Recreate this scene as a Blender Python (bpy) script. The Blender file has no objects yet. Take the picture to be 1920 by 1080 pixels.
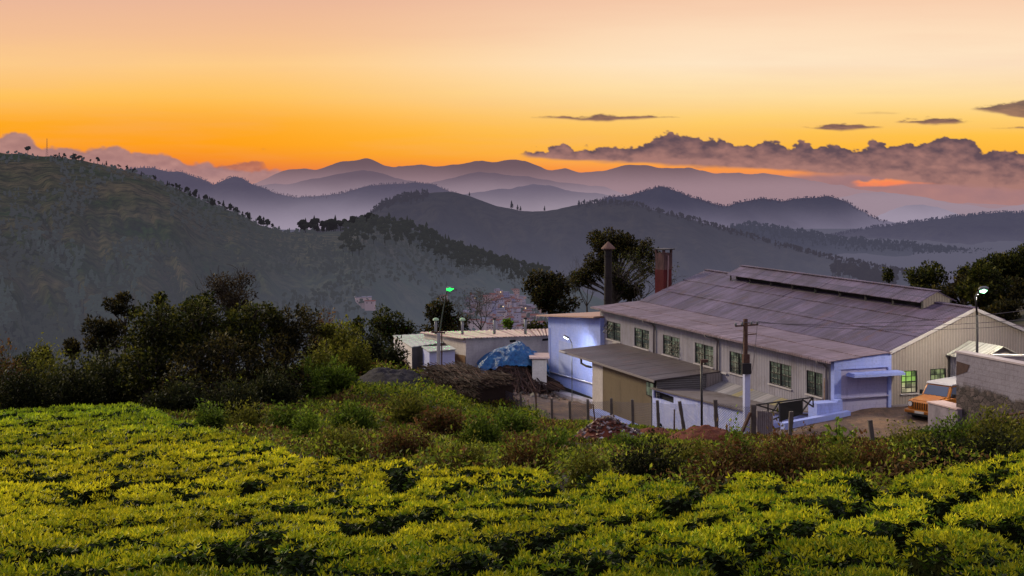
import bpy, math, random
import numpy as np
from mathutils import Vector, Matrix
R = random.Random(7)
RNG = np.random.default_rng(11)
F0, CX, HY, CAMZ = 2667.0, 960.0, 315.0, 12.0
scene = bpy.context.scene
COL = scene.collection

def P(px, py, d):
    return np.array([(px-CX)/F0*d, d, CAMZ-(py-HY)/F0*d])
TH = math.atan2(.3449, .9386)
GX = np.array([.9386, .3449, 0]); GY = np.array([-.3449, .9386, 0]); ORG = np.array([15.95, 70.2, 0])
def F(q, t, z):
    return ORG + GX*q + GY*t + np.array([0, 0, z])
def FT(px, q=0.0):
    k = (px-CX)/F0; o = ORG+GX*q
    return (o[0]-o[1]*k)/(.3449+.9386*k)
def FQ(px, t=0.0):
    k = (px-CX)/F0; o = ORG+GY*t
    return (o[1]*k-o[0])/(.9386-.3449*k)

def S(r, g, b):
    def c(v):
        v /= 255.0
        return v/12.92 if v <= .04045 else ((v+.055)/1.055)**2.4
    return (c(r), c(g), c(b), 1.0)

# ------------------------------------------------------------------ noise
def _hash(ix, iy, seed):
    n = (ix.astype(np.int64)*374761393 + iy.astype(np.int64)*668265263 + seed*982451653) & 0x7fffffff
    n = ((n ^ (n >> 13))*1274126177) & 0x7fffffff
    return ((n ^ (n >> 16)) & 0xffff)/65535.0
def vnoise(x, y, seed=0):
    ix = np.floor(x); iy = np.floor(y); fx = x-ix; fy = y-iy
    fx = fx*fx*(3-2*fx); fy = fy*fy*(3-2*fy)
    a = _hash(ix, iy, seed); b = _hash(ix+1, iy, seed); c = _hash(ix, iy+1, seed); d = _hash(ix+1, iy+1, seed)
    return (a*(1-fx)+b*fx)*(1-fy)+(c*(1-fx)+d*fx)*fy
def fbm(x, y, seed=0, octv=4):
    x = np.asarray(x, float); y = np.asarray(y, float)
    s = 0; a = .5; t = 0
    for i in range(octv):
        s = s+a*vnoise(x*2**i+17.3*i, y*2**i-9.1*i, seed+i); t += a; a *= .5
    return s/t*2-1

# ------------------------------------------------------------------ node helpers
class NB:
    def __init__(s, tree): s.t = tree; s.n = tree.nodes; s.l = tree.links
    def node(s, typ, **kw):
        n = s.n.new(typ)
        for k, v in kw.items(): setattr(n, k, v)
        return n
    def setin(s, n, i, v):
        if v is None: return
        if isinstance(v, bpy.types.NodeSocket): s.l.new(v, n.inputs[i])
        else:
            if isinstance(v, (tuple, list)) and n.inputs[i].type == 'VECTOR': v = v[:3]
            n.inputs[i].default_value = v
    def m(s, op, a, b=None, c=None, clamp=False):
        n = s.node('ShaderNodeMath', operation=op); n.use_clamp = clamp
        s.setin(n, 0, a); s.setin(n, 1, b); s.setin(n, 2, c)
        return n.outputs[0]
    def mix(s, f, a, b, blend='MIX'):
        n = s.node('ShaderNodeMix', data_type='RGBA', blend_type=blend)
        s.setin(n, 0, f); s.setin(n, 6, a); s.setin(n, 7, b)
        return n.outputs[2]
    def ramp(s, f, stops, interp='LINEAR'):
        n = s.node('ShaderNodeValToRGB'); s.setin(n, 0, f); e = n.color_ramp.elements
        n.color_ramp.interpolation = interp
        while len(e) < len(stops): e.new(.5)
        for i, (p, c) in enumerate(stops):
            e[i].position = p; e[i].color = c if isinstance(c, tuple) else (c, c, c, 1)
        return n.outputs[0]
    def sstep(s, v, a, b):
        n = s.node('ShaderNodeMapRange', interpolation_type='SMOOTHSTEP')
        s.setin(n, 0, v); n.inputs[1].default_value = a; n.inputs[2].default_value = b
        return n.outputs[0]
    def curve(s, v, pts, x0, x1, y0, y1):
        n = s.node('ShaderNodeFloatCurve')
        c = n.mapping.curves[0]
        p = [((x-x0)/(x1-x0), (y-y0)/(y1-y0)) for x, y in pts]
        c.points[0].location = p[0]; c.points[1].location = p[-1]
        for q in p[1:-1]: c.points.new(*q)
        n.mapping.update()
        s.setin(n, 1, s.m('DIVIDE', s.m('SUBTRACT', v, x0), x1-x0))
        return s.m('ADD', s.m('MULTIPLY', n.outputs[0], y1-y0), y0)
    def noise(s, vec, scale, detail=3, rough=.55, dist=0, out=0):
        n = s.node('ShaderNodeTexNoise'); s.setin(n, 'Vector', vec)
        n.inputs['Scale'].default_value = scale; n.inputs['Detail'].default_value = detail
        n.inputs['Roughness'].default_value = rough; n.inputs['Distortion'].default_value = dist
        return n.outputs[out]
    def mapv(s, vec, sc=(1, 1, 1), rot=(0, 0, 0), loc=(0, 0, 0)):
        n = s.node('ShaderNodeMapping'); s.setin(n, 0, vec)
        n.inputs['Scale'].default_value = sc; n.inputs['Rotation'].default_value = rot; n.inputs['Location'].default_value = loc
        return n.outputs[0]
    def obj(s): return s.node('ShaderNodeTexCoord').outputs['Object']
    def pos(s): return s.node('ShaderNodeNewGeometry').outputs['Position']
    def sep(s, v):
        n = s.node('ShaderNodeSeparateXYZ'); s.setin(n, 0, v); return n.outputs
    def bump(s, h, strength=.4, dist=.02):
        n = s.node('ShaderNodeBump'); s.setin(n, 'Height', h)
        n.inputs['Strength'].default_value = strength; n.inputs['Distance'].default_value = dist
        return n.outputs[0]

MATS = {}
def newmat(name):
    m = bpy.data.materials.new(name); m.use_nodes = True; m.node_tree.nodes.clear()
    nb = NB(m.node_tree); out = nb.node('ShaderNodeOutputMaterial'); MATS[name] = m
    return m, nb, out
def principled(nb, out, color, rough=.8, normal=None, metal=0, spec=.3, emit=None, es=0, **kw):
    p = nb.node('ShaderNodeBsdfPrincipled')
    nb.setin(p, 'Base Color', color); nb.setin(p, 'Roughness', rough); p.inputs['Metallic'].default_value = metal
    p.inputs['Specular IOR Level'].default_value = spec
    if normal is not None: nb.setin(p, 'Normal', normal)
    if emit is not None:
        nb.setin(p, 'Emission Color', emit); nb.setin(p, 'Emission Strength', es)
    nb.l.new(p.outputs[0], out.inputs[0]); return p
def mat_rough(name, c1, c2, scale=3, rough=.85, bump=.3, bdist=.02, c3=None, sc=(1, 1, 1), metal=0, spec=.25):
    m, nb, out = newmat(name)
    v = nb.mapv(nb.obj(), sc)
    n1 = nb.noise(v, scale, 5, .65); n2 = nb.noise(v, scale*6, 3, .6)
    f = nb.ramp(n1, [(.35, 0.0), (.65, 1.0)])
    c = nb.mix(f, c1, c2)
    if c3: c = nb.mix(nb.ramp(nb.noise(v, scale*.4, 4, .7), [(.5, 0.0), (.68, 1.0)]), c, c3)
    c = nb.mix(nb.m('MULTIPLY', n2, .5), c, tuple(x*.45 for x in c1[:3])+(1,))
    principled(nb, out, c, rough, nb.bump(n2, bump, bdist), metal, spec)
    return m
def mat_plain(name, c, rough=.6, metal=0, spec=.4, emit=None, es=0):
    m, nb, out = newmat(name)
    n = nb.noise(nb.obj(), 9, 4, .6)
    col = nb.mix(nb.m('MULTIPLY', n, .35), c, tuple(x*.6 for x in c[:3])+(1,))
    principled(nb, out, col, rough, None, metal, spec, emit, es); return m
def mat_corr(name, c1, c2, rust, axis='Y', pitch=.16, rustamt=.55, stripe=.35, seams=True, spec=.3, dirt=.6):
    """corrugated sheet, waves repeat along the given object axis; sheets differ and carry stains"""
    m, nb, out = newmat(name)
    o = nb.obj(); x, y, z = nb.sep(o)
    a = {'X': x, 'Y': y, 'Z': z}[axis]
    w = nb.m('SINE', nb.m('MULTIPLY', a, 2*math.pi/pitch))
    w01 = nb.m('MULTIPLY_ADD', w, .5, .5)
    sh = nb.m('FLOOR', nb.m('DIVIDE', a, .84))
    wn = nb.node('ShaderNodeTexWhiteNoise', noise_dimensions='1D'); nb.setin(wn, 'W', sh)
    st = {'X': (3, .5, .35), 'Y': (.5, 3, .35), 'Z': (.4, .4, 3)}[axis]
    n1 = nb.noise(nb.mapv(o, st), 1.0, 5, .7)
    n2 = nb.noise(o, .8, 5, .7)
    c = nb.mix(nb.m('MULTIPLY', wn.outputs[0], .8), c1, c2)
    c = nb.mix(nb.ramp(nb.m('MULTIPLY', nb.m('ADD', n1, n2), .5), [(rustamt-.08, 0.0), (rustamt+.12, 1.0)]), c, rust)
    c = nb.mix(nb.m('MULTIPLY', nb.noise(o, 7, 4, .7), dirt), c, tuple(v*.4 for v in c1[:3])+(1,))
    c = nb.mix(nb.m('MULTIPLY', w01, stripe), c, tuple(v*.35 for v in c1[:3])+(1,))  # shading of the corrugations put into the colour as dark stripes
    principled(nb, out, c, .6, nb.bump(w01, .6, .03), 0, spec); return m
def mat_leaf(name, trans=.35, mul=1.0, rough=.6):
    m, nb, out = newmat(name)
    a = nb.node('ShaderNodeAttribute', attribute_name='Col')
    d = nb.node('ShaderNodeBsdfPrincipled'); nb.setin(d, 'Base Color', a.outputs[0]); d.inputs['Roughness'].default_value = rough
    d.inputs['Specular IOR Level'].default_value = .08
    t = nb.node('ShaderNodeBsdfTranslucent'); nb.setin(t, 'Color', a.outputs[0])
    mx = nb.node('ShaderNodeMixShader'); mx.inputs[0].default_value = trans
    nb.l.new(d.outputs[0], mx.inputs[1]); nb.l.new(t.outputs[0], mx.inputs[2]); nb.l.new(mx.outputs[0], out.inputs[0])
    return m

# ------------------------------------------------------------------ object helpers
def tag(o, label=None, cat=None, group=None, kind=None):
    if label: o['label'] = label
    if cat: o['category'] = cat
    if group: o['group'] = group
    if kind: o['kind'] = kind
    return o
def thing(name, loc, label, cat, group=None, rot=None):
    o = bpy.data.objects.new(name, None); COL.objects.link(o)
    o.empty_display_size = .3
    o.location = Vector(loc); o.rotation_euler = (0, 0, TH if rot is None else rot)
    return tag(o, label, cat, group)
def inv(parent):
    if parent is None: return None
    M = Matrix.Identity(4); o = parent; ch = []
    while o is not None: ch.append(o); o = o.parent
    for o in reversed(ch): M = M @ (Matrix.Translation(o.location) @ o.rotation_euler.to_matrix().to_4x4())
    return np.array(M.inverted())
def npmesh(name, V, faces, mats, parent=None, cols=None, smooth=False, mi=None, origin=None):
    """V world coordinates; faces (m,4) or (m,3) array or list of tuples"""
    V = np.asarray(V, float).reshape(-1, 3)
    o = None
    if parent is not None:
        A = inv(parent); V = V@A[:3, :3].T+A[:3, 3]
    elif origin is not None: V = V-np.asarray(origin)
    me = bpy.data.meshes.new(name)
    if isinstance(faces, np.ndarray):
        n = faces.shape[1]; m = len(faces)
        me.vertices.add(len(V)); me.vertices.foreach_set('co', V.astype(np.float32).ravel())
        me.loops.add(n*m); me.loops.foreach_set('vertex_index', faces.astype(np.int32).ravel())
        me.polygons.add(m); me.polygons.foreach_set('loop_start', np.arange(0, n*m, n, dtype=np.int32))
        me.polygons.foreach_set('loop_total', np.full(m, n, np.int32))
        me.update(calc_edges=True)
    else:
        me.from_pydata([tuple(v) for v in V], [], [tuple(f) for f in faces])
    if cols is not None:
        ca = me.color_attributes.new('Col', 'FLOAT_COLOR', 'POINT')
        c = np.ones((len(V), 4), np.float32); c[:, :3] = cols; ca.data.foreach_set('color', c.ravel())
    for m_ in (mats if isinstance(mats, (list, tuple)) else [mats]): me.materials.append(m_)
    if mi is not None: me.polygons.foreach_set('material_index', np.asarray(mi, np.int32))
    if smooth: me.polygons.foreach_set('use_smooth', np.ones(len(me.polygons), bool))
    me.validate(); me.update()
    ob = bpy.data.objects.new(name, me); COL.objects.link(ob)
    if parent is not None: ob.parent = parent
    elif origin is not None: ob.location = Vector(origin)
    return ob
class MB:
    def __init__(s): s.v = []; s.f = []; s.mi = []
    def add(s, vs, fs, mi=0):
        b = len(s.v); s.v += [tuple(map(float, v)) for v in vs]
        s.f += [tuple(b+i for i in f) for f in fs]; s.mi += [mi]*len(fs); return s
    def hexa(s, bot, top, mi=0):
        return s.add(list(bot)+list(top), [(3, 2, 1, 0), (4, 5, 6, 7), (0, 1, 5, 4), (1, 2, 6, 5), (2, 3, 7, 6), (3, 0, 4, 7)], mi)
    def fbox(s, q0, q1, t0, t1, z0, z1, mi=0):
        return s.hexa([F(q0, t0, z0), F(q1, t0, z0), F(q1, t1, z0), F(q0, t1, z0)], [F(q0, t0, z1), F(q1, t0, z1), F(q1, t1, z1), F(q0, t1, z1)], mi)
    def box(s, c, sz, ang=0, mi=0, tilt=None):
        c = np.array(c, float); hx, hy, hz = [v/2 for v in sz]
        M = Matrix.Rotation(ang, 3, 'Z')
        if tilt is not None: M = M@tilt
        M = np.array(M)
        p = [c+M@np.array([x, y, z]) for z in (-hz, hz) for x, y in ((-hx, -hy), (hx, -hy), (hx, hy), (-hx, hy))]
        return s.hexa(p[:4], p[4:], mi)
    def beam(s, a, b, w, h, mi=0):
        a = np.array(a, float); b = np.array(b, float); d = b-a; L = np.linalg.norm(d); d /= L
        up = np.array([0, 0, 1.]) if abs(d[2]) < .95 else np.array([1., 0, 0])
        r = np.cross(d, up); r /= np.linalg.norm(r); u = np.cross(r, d)
        p = [(x, y) for x, y in ((-w/2, -h/2), (w/2, -h/2), (w/2, h/2), (-w/2, h/2))]
        return s.hexa([a+r*x+u*y for x, y in p], [b+r*x+u*y for x, y in p], mi)
    def slab(s, a, b, c, d, th, mi=0):
        """four top corners, thickness downwards"""
        dz = np.array([0, 0, th]); q = [np.array(v, float) for v in (a, b, c, d)]
        return s.hexa([v-dz for v in q], q, mi)
    def tube(s, pts, rad, n=8, mi=0, cap=True):
        pts = [np.array(p, float) for p in pts]
        if not hasattr(rad, '__len__'): rad = [rad]*len(pts)
        vs = []; fs = []; ref = None
        for i, p in enumerate(pts):
            d = pts[min(i+1, len(pts)-1)]-pts[max(i-1, 0)]; d = d/(np.linalg.norm(d)+1e-9)
            up = np.array([1., 0, 0]) if abs(d[2]) > .9 else np.array([0, 0, 1.])
            if ref is not None: up = ref
            r = np.cross(d, up); r /= np.linalg.norm(r)+1e-9; u = np.cross(r, d); ref = u
            for k in range(n):
                a = 2*math.pi*k/n; vs.append(p+rad[i]*(math.cos(a)*r+math.sin(a)*u))
        for i in range(len(pts)-1):
            for k in range(n):
                a = i*n+k; b = i*n+(k+1) % n; fs.append((a, b, b+n, a+n))
        if cap: fs.append(tuple(range(n-1, -1, -1))); fs.append(tuple(range((len(pts)-1)*n, len(pts)*n)))
        return s.add(vs, fs, mi)
    def build(s, name, mats, parent=None, smooth=False, origin=None):
        return npmesh(name, s.v, s.f, mats, parent, None, smooth, s.mi, origin)

def leafmesh(name, Pn, D, L, W, C, mat, parent=None, fold=.25, origin=None, kind=None):
    """Pn base points, D unit directions, L lengths, W half widths, C colours: a folded rhombic leaf each"""
    n = len(Pn); rnd = RNG.normal(size=(n, 3))
    side = np.cross(D, rnd); side /= np.linalg.norm(side, axis=1)[:, None]+1e-9
    upv = np.cross(side, D)
    L = L[:, None]; W = W[:, None]
    V = np.empty((n, 4, 3))
    V[:, 0] = Pn; V[:, 2] = Pn+D*L-upv*L*.12
    V[:, 1] = Pn+D*L*.45+side*W+upv*W*fold; V[:, 3] = Pn+D*L*.45-side*W+upv*W*fold
    Fc = np.arange(4*n).reshape(n, 4)
    ob = npmesh(name, V.reshape(-1, 3), Fc, mat, parent, np.repeat(C, 4, axis=0), origin=origin)
    if kind: ob['kind'] = kind
    return ob
def unit(v): return v/(np.linalg.norm(v, axis=-1, keepdims=True)+1e-9)
def colvar(n, cols, wts=None, jit=.25):
    cols = np.array([c[:3] for c in cols]); i = RNG.choice(len(cols), n, p=wts)
    return np.clip(cols[i]*(1+RNG.normal(0, jit, (n, 1))), .002, 1)
# ================================================================== camera, render, world
cd = bpy.data.cameras.new('camera'); cam = bpy.data.objects.new('camera', cd); COL.objects.link(cam)
cam.location = (0, 0, CAMZ); cam.rotation_euler = (math.pi/2, 0, 0)
cd.sensor_width = 36; cd.lens = 36*F0/1920; cd.shift_y = -(540-HY)/1920; cd.clip_start = .2; cd.clip_end = 90000
scene.camera = cam
scene.view_settings.view_transform = 'Standard'; scene.view_settings.look = 'None'
scene.view_settings.exposure = 0; scene.view_settings.gamma = 1
scene.cycles.max_bounces = 5; scene.cycles.transparent_max_bounces = 12
scene.cycles.use_denoising = True
scene.cycles.sample_clamp_indirect = 4

SUN_EL, SUN_AZ = math.radians(26), math.radians(-50)      # azimuth from +Y towards +X
world = bpy.data.worlds.new('World'); scene.world = world; world.use_nodes = True
nb = NB(world.node_tree); world.node_tree.nodes.clear()
wout = nb.node('ShaderNodeOutputWorld'); bg = nb.node('ShaderNodeBackground')
dirv = nb.node('ShaderNodeTexCoord').outputs['Generated']
X, Y, Z = nb.sep(dirv)
Yc = nb.m('MAXIMUM', Y, .08)
px = nb.m('MULTIPLY_ADD', nb.m('DIVIDE', X, Yc), F0, CX)
py = nb.m('MULTIPLY_ADD', nb.m('DIVIDE', Z, Yc), -F0, HY)
cv = nb.node('ShaderNodeCombineXYZ'); nb.setin(cv, 0, px); nb.setin(cv, 1, py)
pv = cv.outputs[0]
def grad(stops): return nb.ramp(nb.m('DIVIDE', nb.m('ADD', py, 400), 900, clamp=True), [((y+400)/900, S(*c)) for y, c in stops])
gl = grad([(-380, (150, 130, 150)), (0, (236, 184, 154)), (60, (244, 192, 148)), (120, (254, 204, 136)), (180, (255, 194, 92)), (230, (255, 170, 34)), (270, (255, 160, 22)), (300, (246, 140, 42)), (318, (232, 122, 62)), (340, (200, 125, 100)), (420, (170, 130, 130))])
gr = grad([(-380, (165, 140, 150)), (0, (249, 208, 176)), (60, (254, 222, 188)), (120, (255, 230, 196)), (180, (255, 222, 160)), (220, (255, 208, 115)), (255, (255, 194, 72)), (290, (255, 182, 58)), (318, (252, 150, 62)), (340, (225, 130, 90)), (420, (175, 135, 130))])
base = nb.mix(nb.sstep(nb.m('ADD', px, nb.m('MULTIPLY', py, .9)), 500, 1500), gl, gr)
wisp = nb.noise(nb.mapv(pv, (.0012, .012, 1)), 1.0, 4, .6)
base = nb.mix(nb.m('MULTIPLY', nb.ramp(wisp, [(.45, 0.0), (.75, 1.0)]), .22), base, S(236, 178, 150))
# upper dome: a dusk sky with the sun just at the horizon
sky = nb.node('ShaderNodeTexSky', sky_type='NISHITA'); sky.sun_disc = False
sky.sun_elevation = math.radians(3); sky.sun_rotation = SUN_AZ
skc = nb.mix(1.0, sky.outputs[0], (.09, .09, .09, 1), 'MULTIPLY')
dome = nb.mix(1.0, skc, (.50, .49, .64, 1), 'ADD')
back = nb.mix(nb.sstep(Z, -.1, .5), (.50, .43, .60, 1), (.56, .53, .70, 1))
dome = nb.mix(nb.sstep(Y, -.3, .6), back, dome)
final = nb.mix(nb.m('MULTIPLY', nb.m('SUBTRACT', 1, nb.sstep(Z, .14, .42)), nb.sstep(Y, .05, .45)), dome, base)
nb.setin(bg, 0, final); bg.inputs[1].default_value = 1.0
nb.l.new(bg.outputs[0], wout.inputs[0])
world.cycles.sampling_method = 'MANUAL'; world.cycles.sample_map_resolution = 1024

sd = bpy.data.lights.new('added_sun', 'SUN'); sd.energy = 3.2; sd.angle = math.radians(12); sd.color = (1, .84, .56)  # added warm sun lamp, well above the setting sun, for contrast on the tea
so = bpy.data.objects.new('added_sun', sd); COL.objects.link(so); so.location = (-30, 30, 60)
sv = Vector((math.sin(SUN_AZ)*math.cos(SUN_EL), math.cos(SUN_AZ)*math.cos(SUN_EL), math.sin(SUN_EL)))
so.rotation_euler = (-sv).to_track_quat('-Z', 'Y').to_euler()

# ================================================================== materials
M = {}
def mat_ground():
    m, nb, out = newmat('ground_soil')
    o = nb.pos()
    n1 = nb.noise(o, .25, 5, .7); n2 = nb.noise(o, 1.6, 6, .75)
    c = nb.mix(nb.ramp(n1, [(.4, 0.0), (.6, 1.0)]), (.030, .034, .012, 1), (.060, .040, .022, 1))
    c = nb.mix(nb.m('MULTIPLY', n2, .7), c, (.012, .014, .006, 1))
    at = nb.node('ShaderNodeAttribute', attribute_name='Col')     # yard, bare red soil painted by vertex
    r, g, b = nb.sep(at.outputs[1])
    yard = nb.mix(nb.ramp(nb.noise(o, .5, 5, .7), [(.38, 0.0), (.62, 1.0)]), (.075, .048, .040, 1), (.17, .10, .058, 1))
    yard = nb.mix(nb.ramp(nb.noise(nb.mapv(o, (1.6, .35, 1), rot=(0, 0, -.5)), 1.0, 5, .75), [(.48, 0.0), (.66, .8)]), yard, (.035, .022, .020, 1))
    yard = nb.mix(nb.ramp(nb.noise(o, 5, 4, .8), [(.5, 0.0), (.7, .55)]), yard, (.025, .018, .018, 1))
    c = nb.mix(nb.sstep(nb.m('ADD', r, nb.m('MULTIPLY', nb.m('SUBTRACT', n2, .5), .5)), .35, .65), c, yard)
    red = nb.mix(n2, (.21, .055, .024, 1), (.09, .026, .016, 1))
    c = nb.mix(nb.sstep(nb.m('ADD', g, nb.m('MULTIPLY', nb.m('SUBTRACT', n2, .5), .6)), .35, .6), c, red)
    principled(nb, out, c, .9, nb.bump(n2, .6, .1)); return m
M['ground'] = mat_ground()
M['leaf'] = mat_leaf('foliage'); M['tea'] = mat_leaf('tea_foliage', .35, rough=.55)
M['tea'].node_tree.nodes['Principled BSDF'].inputs['Specular IOR Level'].default_value = .1
M['bark'] = mat_rough('bark', (.045, .032, .022, 1), (.075, .058, .045, 1), 4, bump=.6)
M['teabody'] = mat_rough('tea_undergrowth', (.006, .009, .003, 1), (.014, .015, .005, 1), 3, bump=1, bdist=.1, rough=1, spec=0)

# ================================================================== near terrain
CT = [P(960, 1080, 8), P(0, 1080, 8.5), P(1920, 1080, 8), P(960, 1380, 4), P(-300, 1380, 4), P(2200, 1380, 4), P(960, 980, 13), P(0, 985, 14),
      P(1920, 965, 12), P(960, 885, 22), P(540, 852, 30), P(400, 803, 42), P(240, 759, 60), P(0, 774, 52), P(-300, 790, 50), P(0, 880, 26), P(400, 895, 24),
      P(1400, 893, 20), P(1690, 876, 20), P(1920, 853, 20), P(2300, 835, 20), P(200, 815, 40), P(650, 860, 27)]
CT = [c-np.array([0, 0, .8]) for c in CT]
CT += [P(1100, 905, 30), P(1400, 915, 28), P(1700, 900, 29), P(1920, 885, 29), P(750, 880, 36), P(600, 828, 50), P(500, 850, 42), P(1005, 788, 82), P(1069, 805, 79), P(1146, 800, 77),
       P(1235, 809, 72), P(1344, 817, 66), P(1420, 822, 64), P(950, 735, 100), P(1110, 770, 88), P(1026, 719, 106), P(760, 742, 88), P(900, 757, 88),
       P(840, 692, 105), P(740, 672, 115), P(960, 702, 108), P(600, 765, 75), P(450, 775, 66), P(400, 765, 75), P(250, 776, 80), P(0, 786, 75),
       P(850, 850, 46), P(1100, 862, 44), P(1250, 848, 50), P(1400, 876, 40), P(1700, 862, 44), P(1650, 832, 56), P(1850, 806, 53), P(1930, 796, 54), P(2100, 780, 54), P(1570, 842, 55),
       P(1480, 825, 60), P(1640, 832, 57), P(1000, 808, 65), P(700, 808, 62), P(-300, 786, 75)]
CT += [np.array(c, float) for c in ((14.5, 62.5, 0), (17, 63, 0), (20, 63, 0), (15, 66, 0), (20, 66, 0), (17.5, 70.5, 0), (24, 67, .1), (24, 72, 0), (17, 72, -.1), (30, 70, .3), (11.6, 69.6, -1.1),
        (9.5, 74, -2), (7, 80, -2.8), (12, 82, -2), (5, 97, -4), (20, 95, -2), (-20, 125, -9), (0, 130, -10), (-40, 112, -9), (-62, 102, -8), (-70, 70, 0), (-60, 40, 5), (-75, 20, 8),
        (-30, 10, 9.2), (30, 10, 9.4), (40, 30, 6.5), (45, 60, 3), (50, 90, 3), (50, 120, 4), (30, 125, -5), (-60, 165, -34), (0, 165, -34), (60, 165, -12), (80, 60, 4), (80, 20, 8), (-80, 140, -26))]
CT = np.array(CT)
def _U(r2): return np.where(r2 > 0, r2*np.log(r2+1e-12), 0)
_n = len(CT); _X = CT[:, :2]/50.0
_K = _U(((_X[:, None]-_X[None])**2).sum(-1))+np.eye(_n)*2e-4
_Pm = np.hstack([np.ones((_n, 1)), _X])
_A = np.block([[_K, _Pm], [_Pm.T, np.zeros((3, 3))]])
_w = np.linalg.solve(_A, np.concatenate([CT[:, 2], np.zeros(3)]))
def ground(x, y):
    x = np.atleast_1d(np.asarray(x, float)); y = np.atleast_1d(np.asarray(y, float))
    q = np.stack([x.ravel(), y.ravel()], 1)/50.0
    o = np.empty(len(q))
    for i in range(0, len(q), 20000):
        s = q[i:i+20000]
        o[i:i+20000] = _U(((s[:, None]-_X[None])**2).sum(-1))@_w[:_n]+_w[_n]+s@_w[_n+1:]
    return o.reshape(x.shape)
def g1(x, y): return float(ground([x], [y])[0])
def Pg(px_, py_, d0=20, d1=140):
    """first place where the sight line of a photo point meets the ground"""
    d = np.linspace(d0, d1, 600); k = (px_-CX)/F0
    z = ground(k*d, d); s = CAMZ-(py_-HY)/F0*d
    i = np.argmax(z >= s); dd = d[i] if (z >= s).any() else d1
    return np.array([k*dd, dd, float(np.interp(dd, d, z))])
gx = np.linspace(-90, 95, 330); gy = np.concatenate([np.linspace(-12, 60, 150), np.linspace(60.4, 112, 150), np.linspace(113, 172, 40)])
XX, YY = np.meshgrid(gx, gy); ZZ = ground(XX, YY)
ZZ += fbm(XX*.9, YY*.9, 3, 4)*.12
def inpoly(x, y, poly):
    r = np.zeros(x.shape, bool); n = len(poly)
    for i in range(n):
        x1, y1 = poly[i]; x2, y2 = poly[(i+1) % n]
        c = ((y1 > y) != (y2 > y)) & (x < (x2-x1)*(y-y1)/(y2-y1+1e-12)+x1); r ^= c
    return r
front_yard = [(10.6, 64.5), (12.2, 62.2), (14.5, 60.8), (17.5, 59.6), (21, 59.5), (24, 62), (40, 66), (40, 82), (16, 80), (10, 76)]
left_yard = [(-2.5, 101), (-.6, 92), (1.6, 84), (4.5, 77.5), (8, 73), (12, 72), (12, 100), (2, 112), (-12, 112), (-12, 104)]
flat = inpoly(XX, YY, front_yard)
cols = np.zeros(XX.shape+(3,)); cols[..., 0] = (flat | inpoly(XX, YY, left_yard))*1.0
for (a, b, r) in ((P(1130, 812, 60), None, 3.2), (P(1300, 825, 60), None, 3.6), (P(1200, 812, 66), None, 3), (P(1465, 805, 64), None, 1.6), (P(1100, 845, 52), None, 2.2), (P(1350, 838, 52), None, 2.0)):
    cols[..., 1] = np.maximum(cols[..., 1], np.clip(1.25-np.hypot(XX-a[0], YY-a[1])/r, 0, 1))
nx, ny = len(gx), len(gy)
ii = np.arange(nx*ny).reshape(ny, nx)
def gridfaces(ii): return np.stack([ii[:-1, :-1], ii[:-1, 1:], ii[1:, 1:], ii[1:, :-1]], -1).reshape(-1, 4)
tag(npmesh('ground', np.stack([XX, YY, ZZ], -1).reshape(-1, 3), gridfaces(ii), M['ground'], None, cols.reshape(-1, 3), True), kind='structure')

# ================================================================== hills
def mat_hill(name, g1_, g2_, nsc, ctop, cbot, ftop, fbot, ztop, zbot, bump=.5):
    """hillside with aerial haze painted in as emission, set per hill and growing towards the valley floor (world height)"""
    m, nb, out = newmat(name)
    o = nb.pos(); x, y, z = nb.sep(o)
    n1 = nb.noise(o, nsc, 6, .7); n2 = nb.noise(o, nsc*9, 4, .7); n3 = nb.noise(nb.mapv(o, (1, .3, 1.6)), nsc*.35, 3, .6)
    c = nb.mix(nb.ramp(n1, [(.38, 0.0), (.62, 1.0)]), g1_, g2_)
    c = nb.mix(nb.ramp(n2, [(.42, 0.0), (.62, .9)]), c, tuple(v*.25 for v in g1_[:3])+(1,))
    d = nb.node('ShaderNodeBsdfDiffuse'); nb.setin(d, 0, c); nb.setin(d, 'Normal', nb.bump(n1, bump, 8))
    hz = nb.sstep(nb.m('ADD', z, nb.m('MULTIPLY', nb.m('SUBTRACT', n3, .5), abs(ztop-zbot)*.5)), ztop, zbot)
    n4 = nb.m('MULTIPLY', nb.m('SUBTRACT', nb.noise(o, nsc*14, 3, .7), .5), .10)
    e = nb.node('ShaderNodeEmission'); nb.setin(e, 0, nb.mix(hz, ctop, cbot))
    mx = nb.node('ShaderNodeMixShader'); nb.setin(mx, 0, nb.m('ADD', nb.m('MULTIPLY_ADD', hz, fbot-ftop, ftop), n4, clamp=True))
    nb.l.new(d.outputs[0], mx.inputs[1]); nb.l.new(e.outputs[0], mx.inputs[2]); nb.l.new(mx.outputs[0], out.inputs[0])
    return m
HILLS = {}
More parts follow.
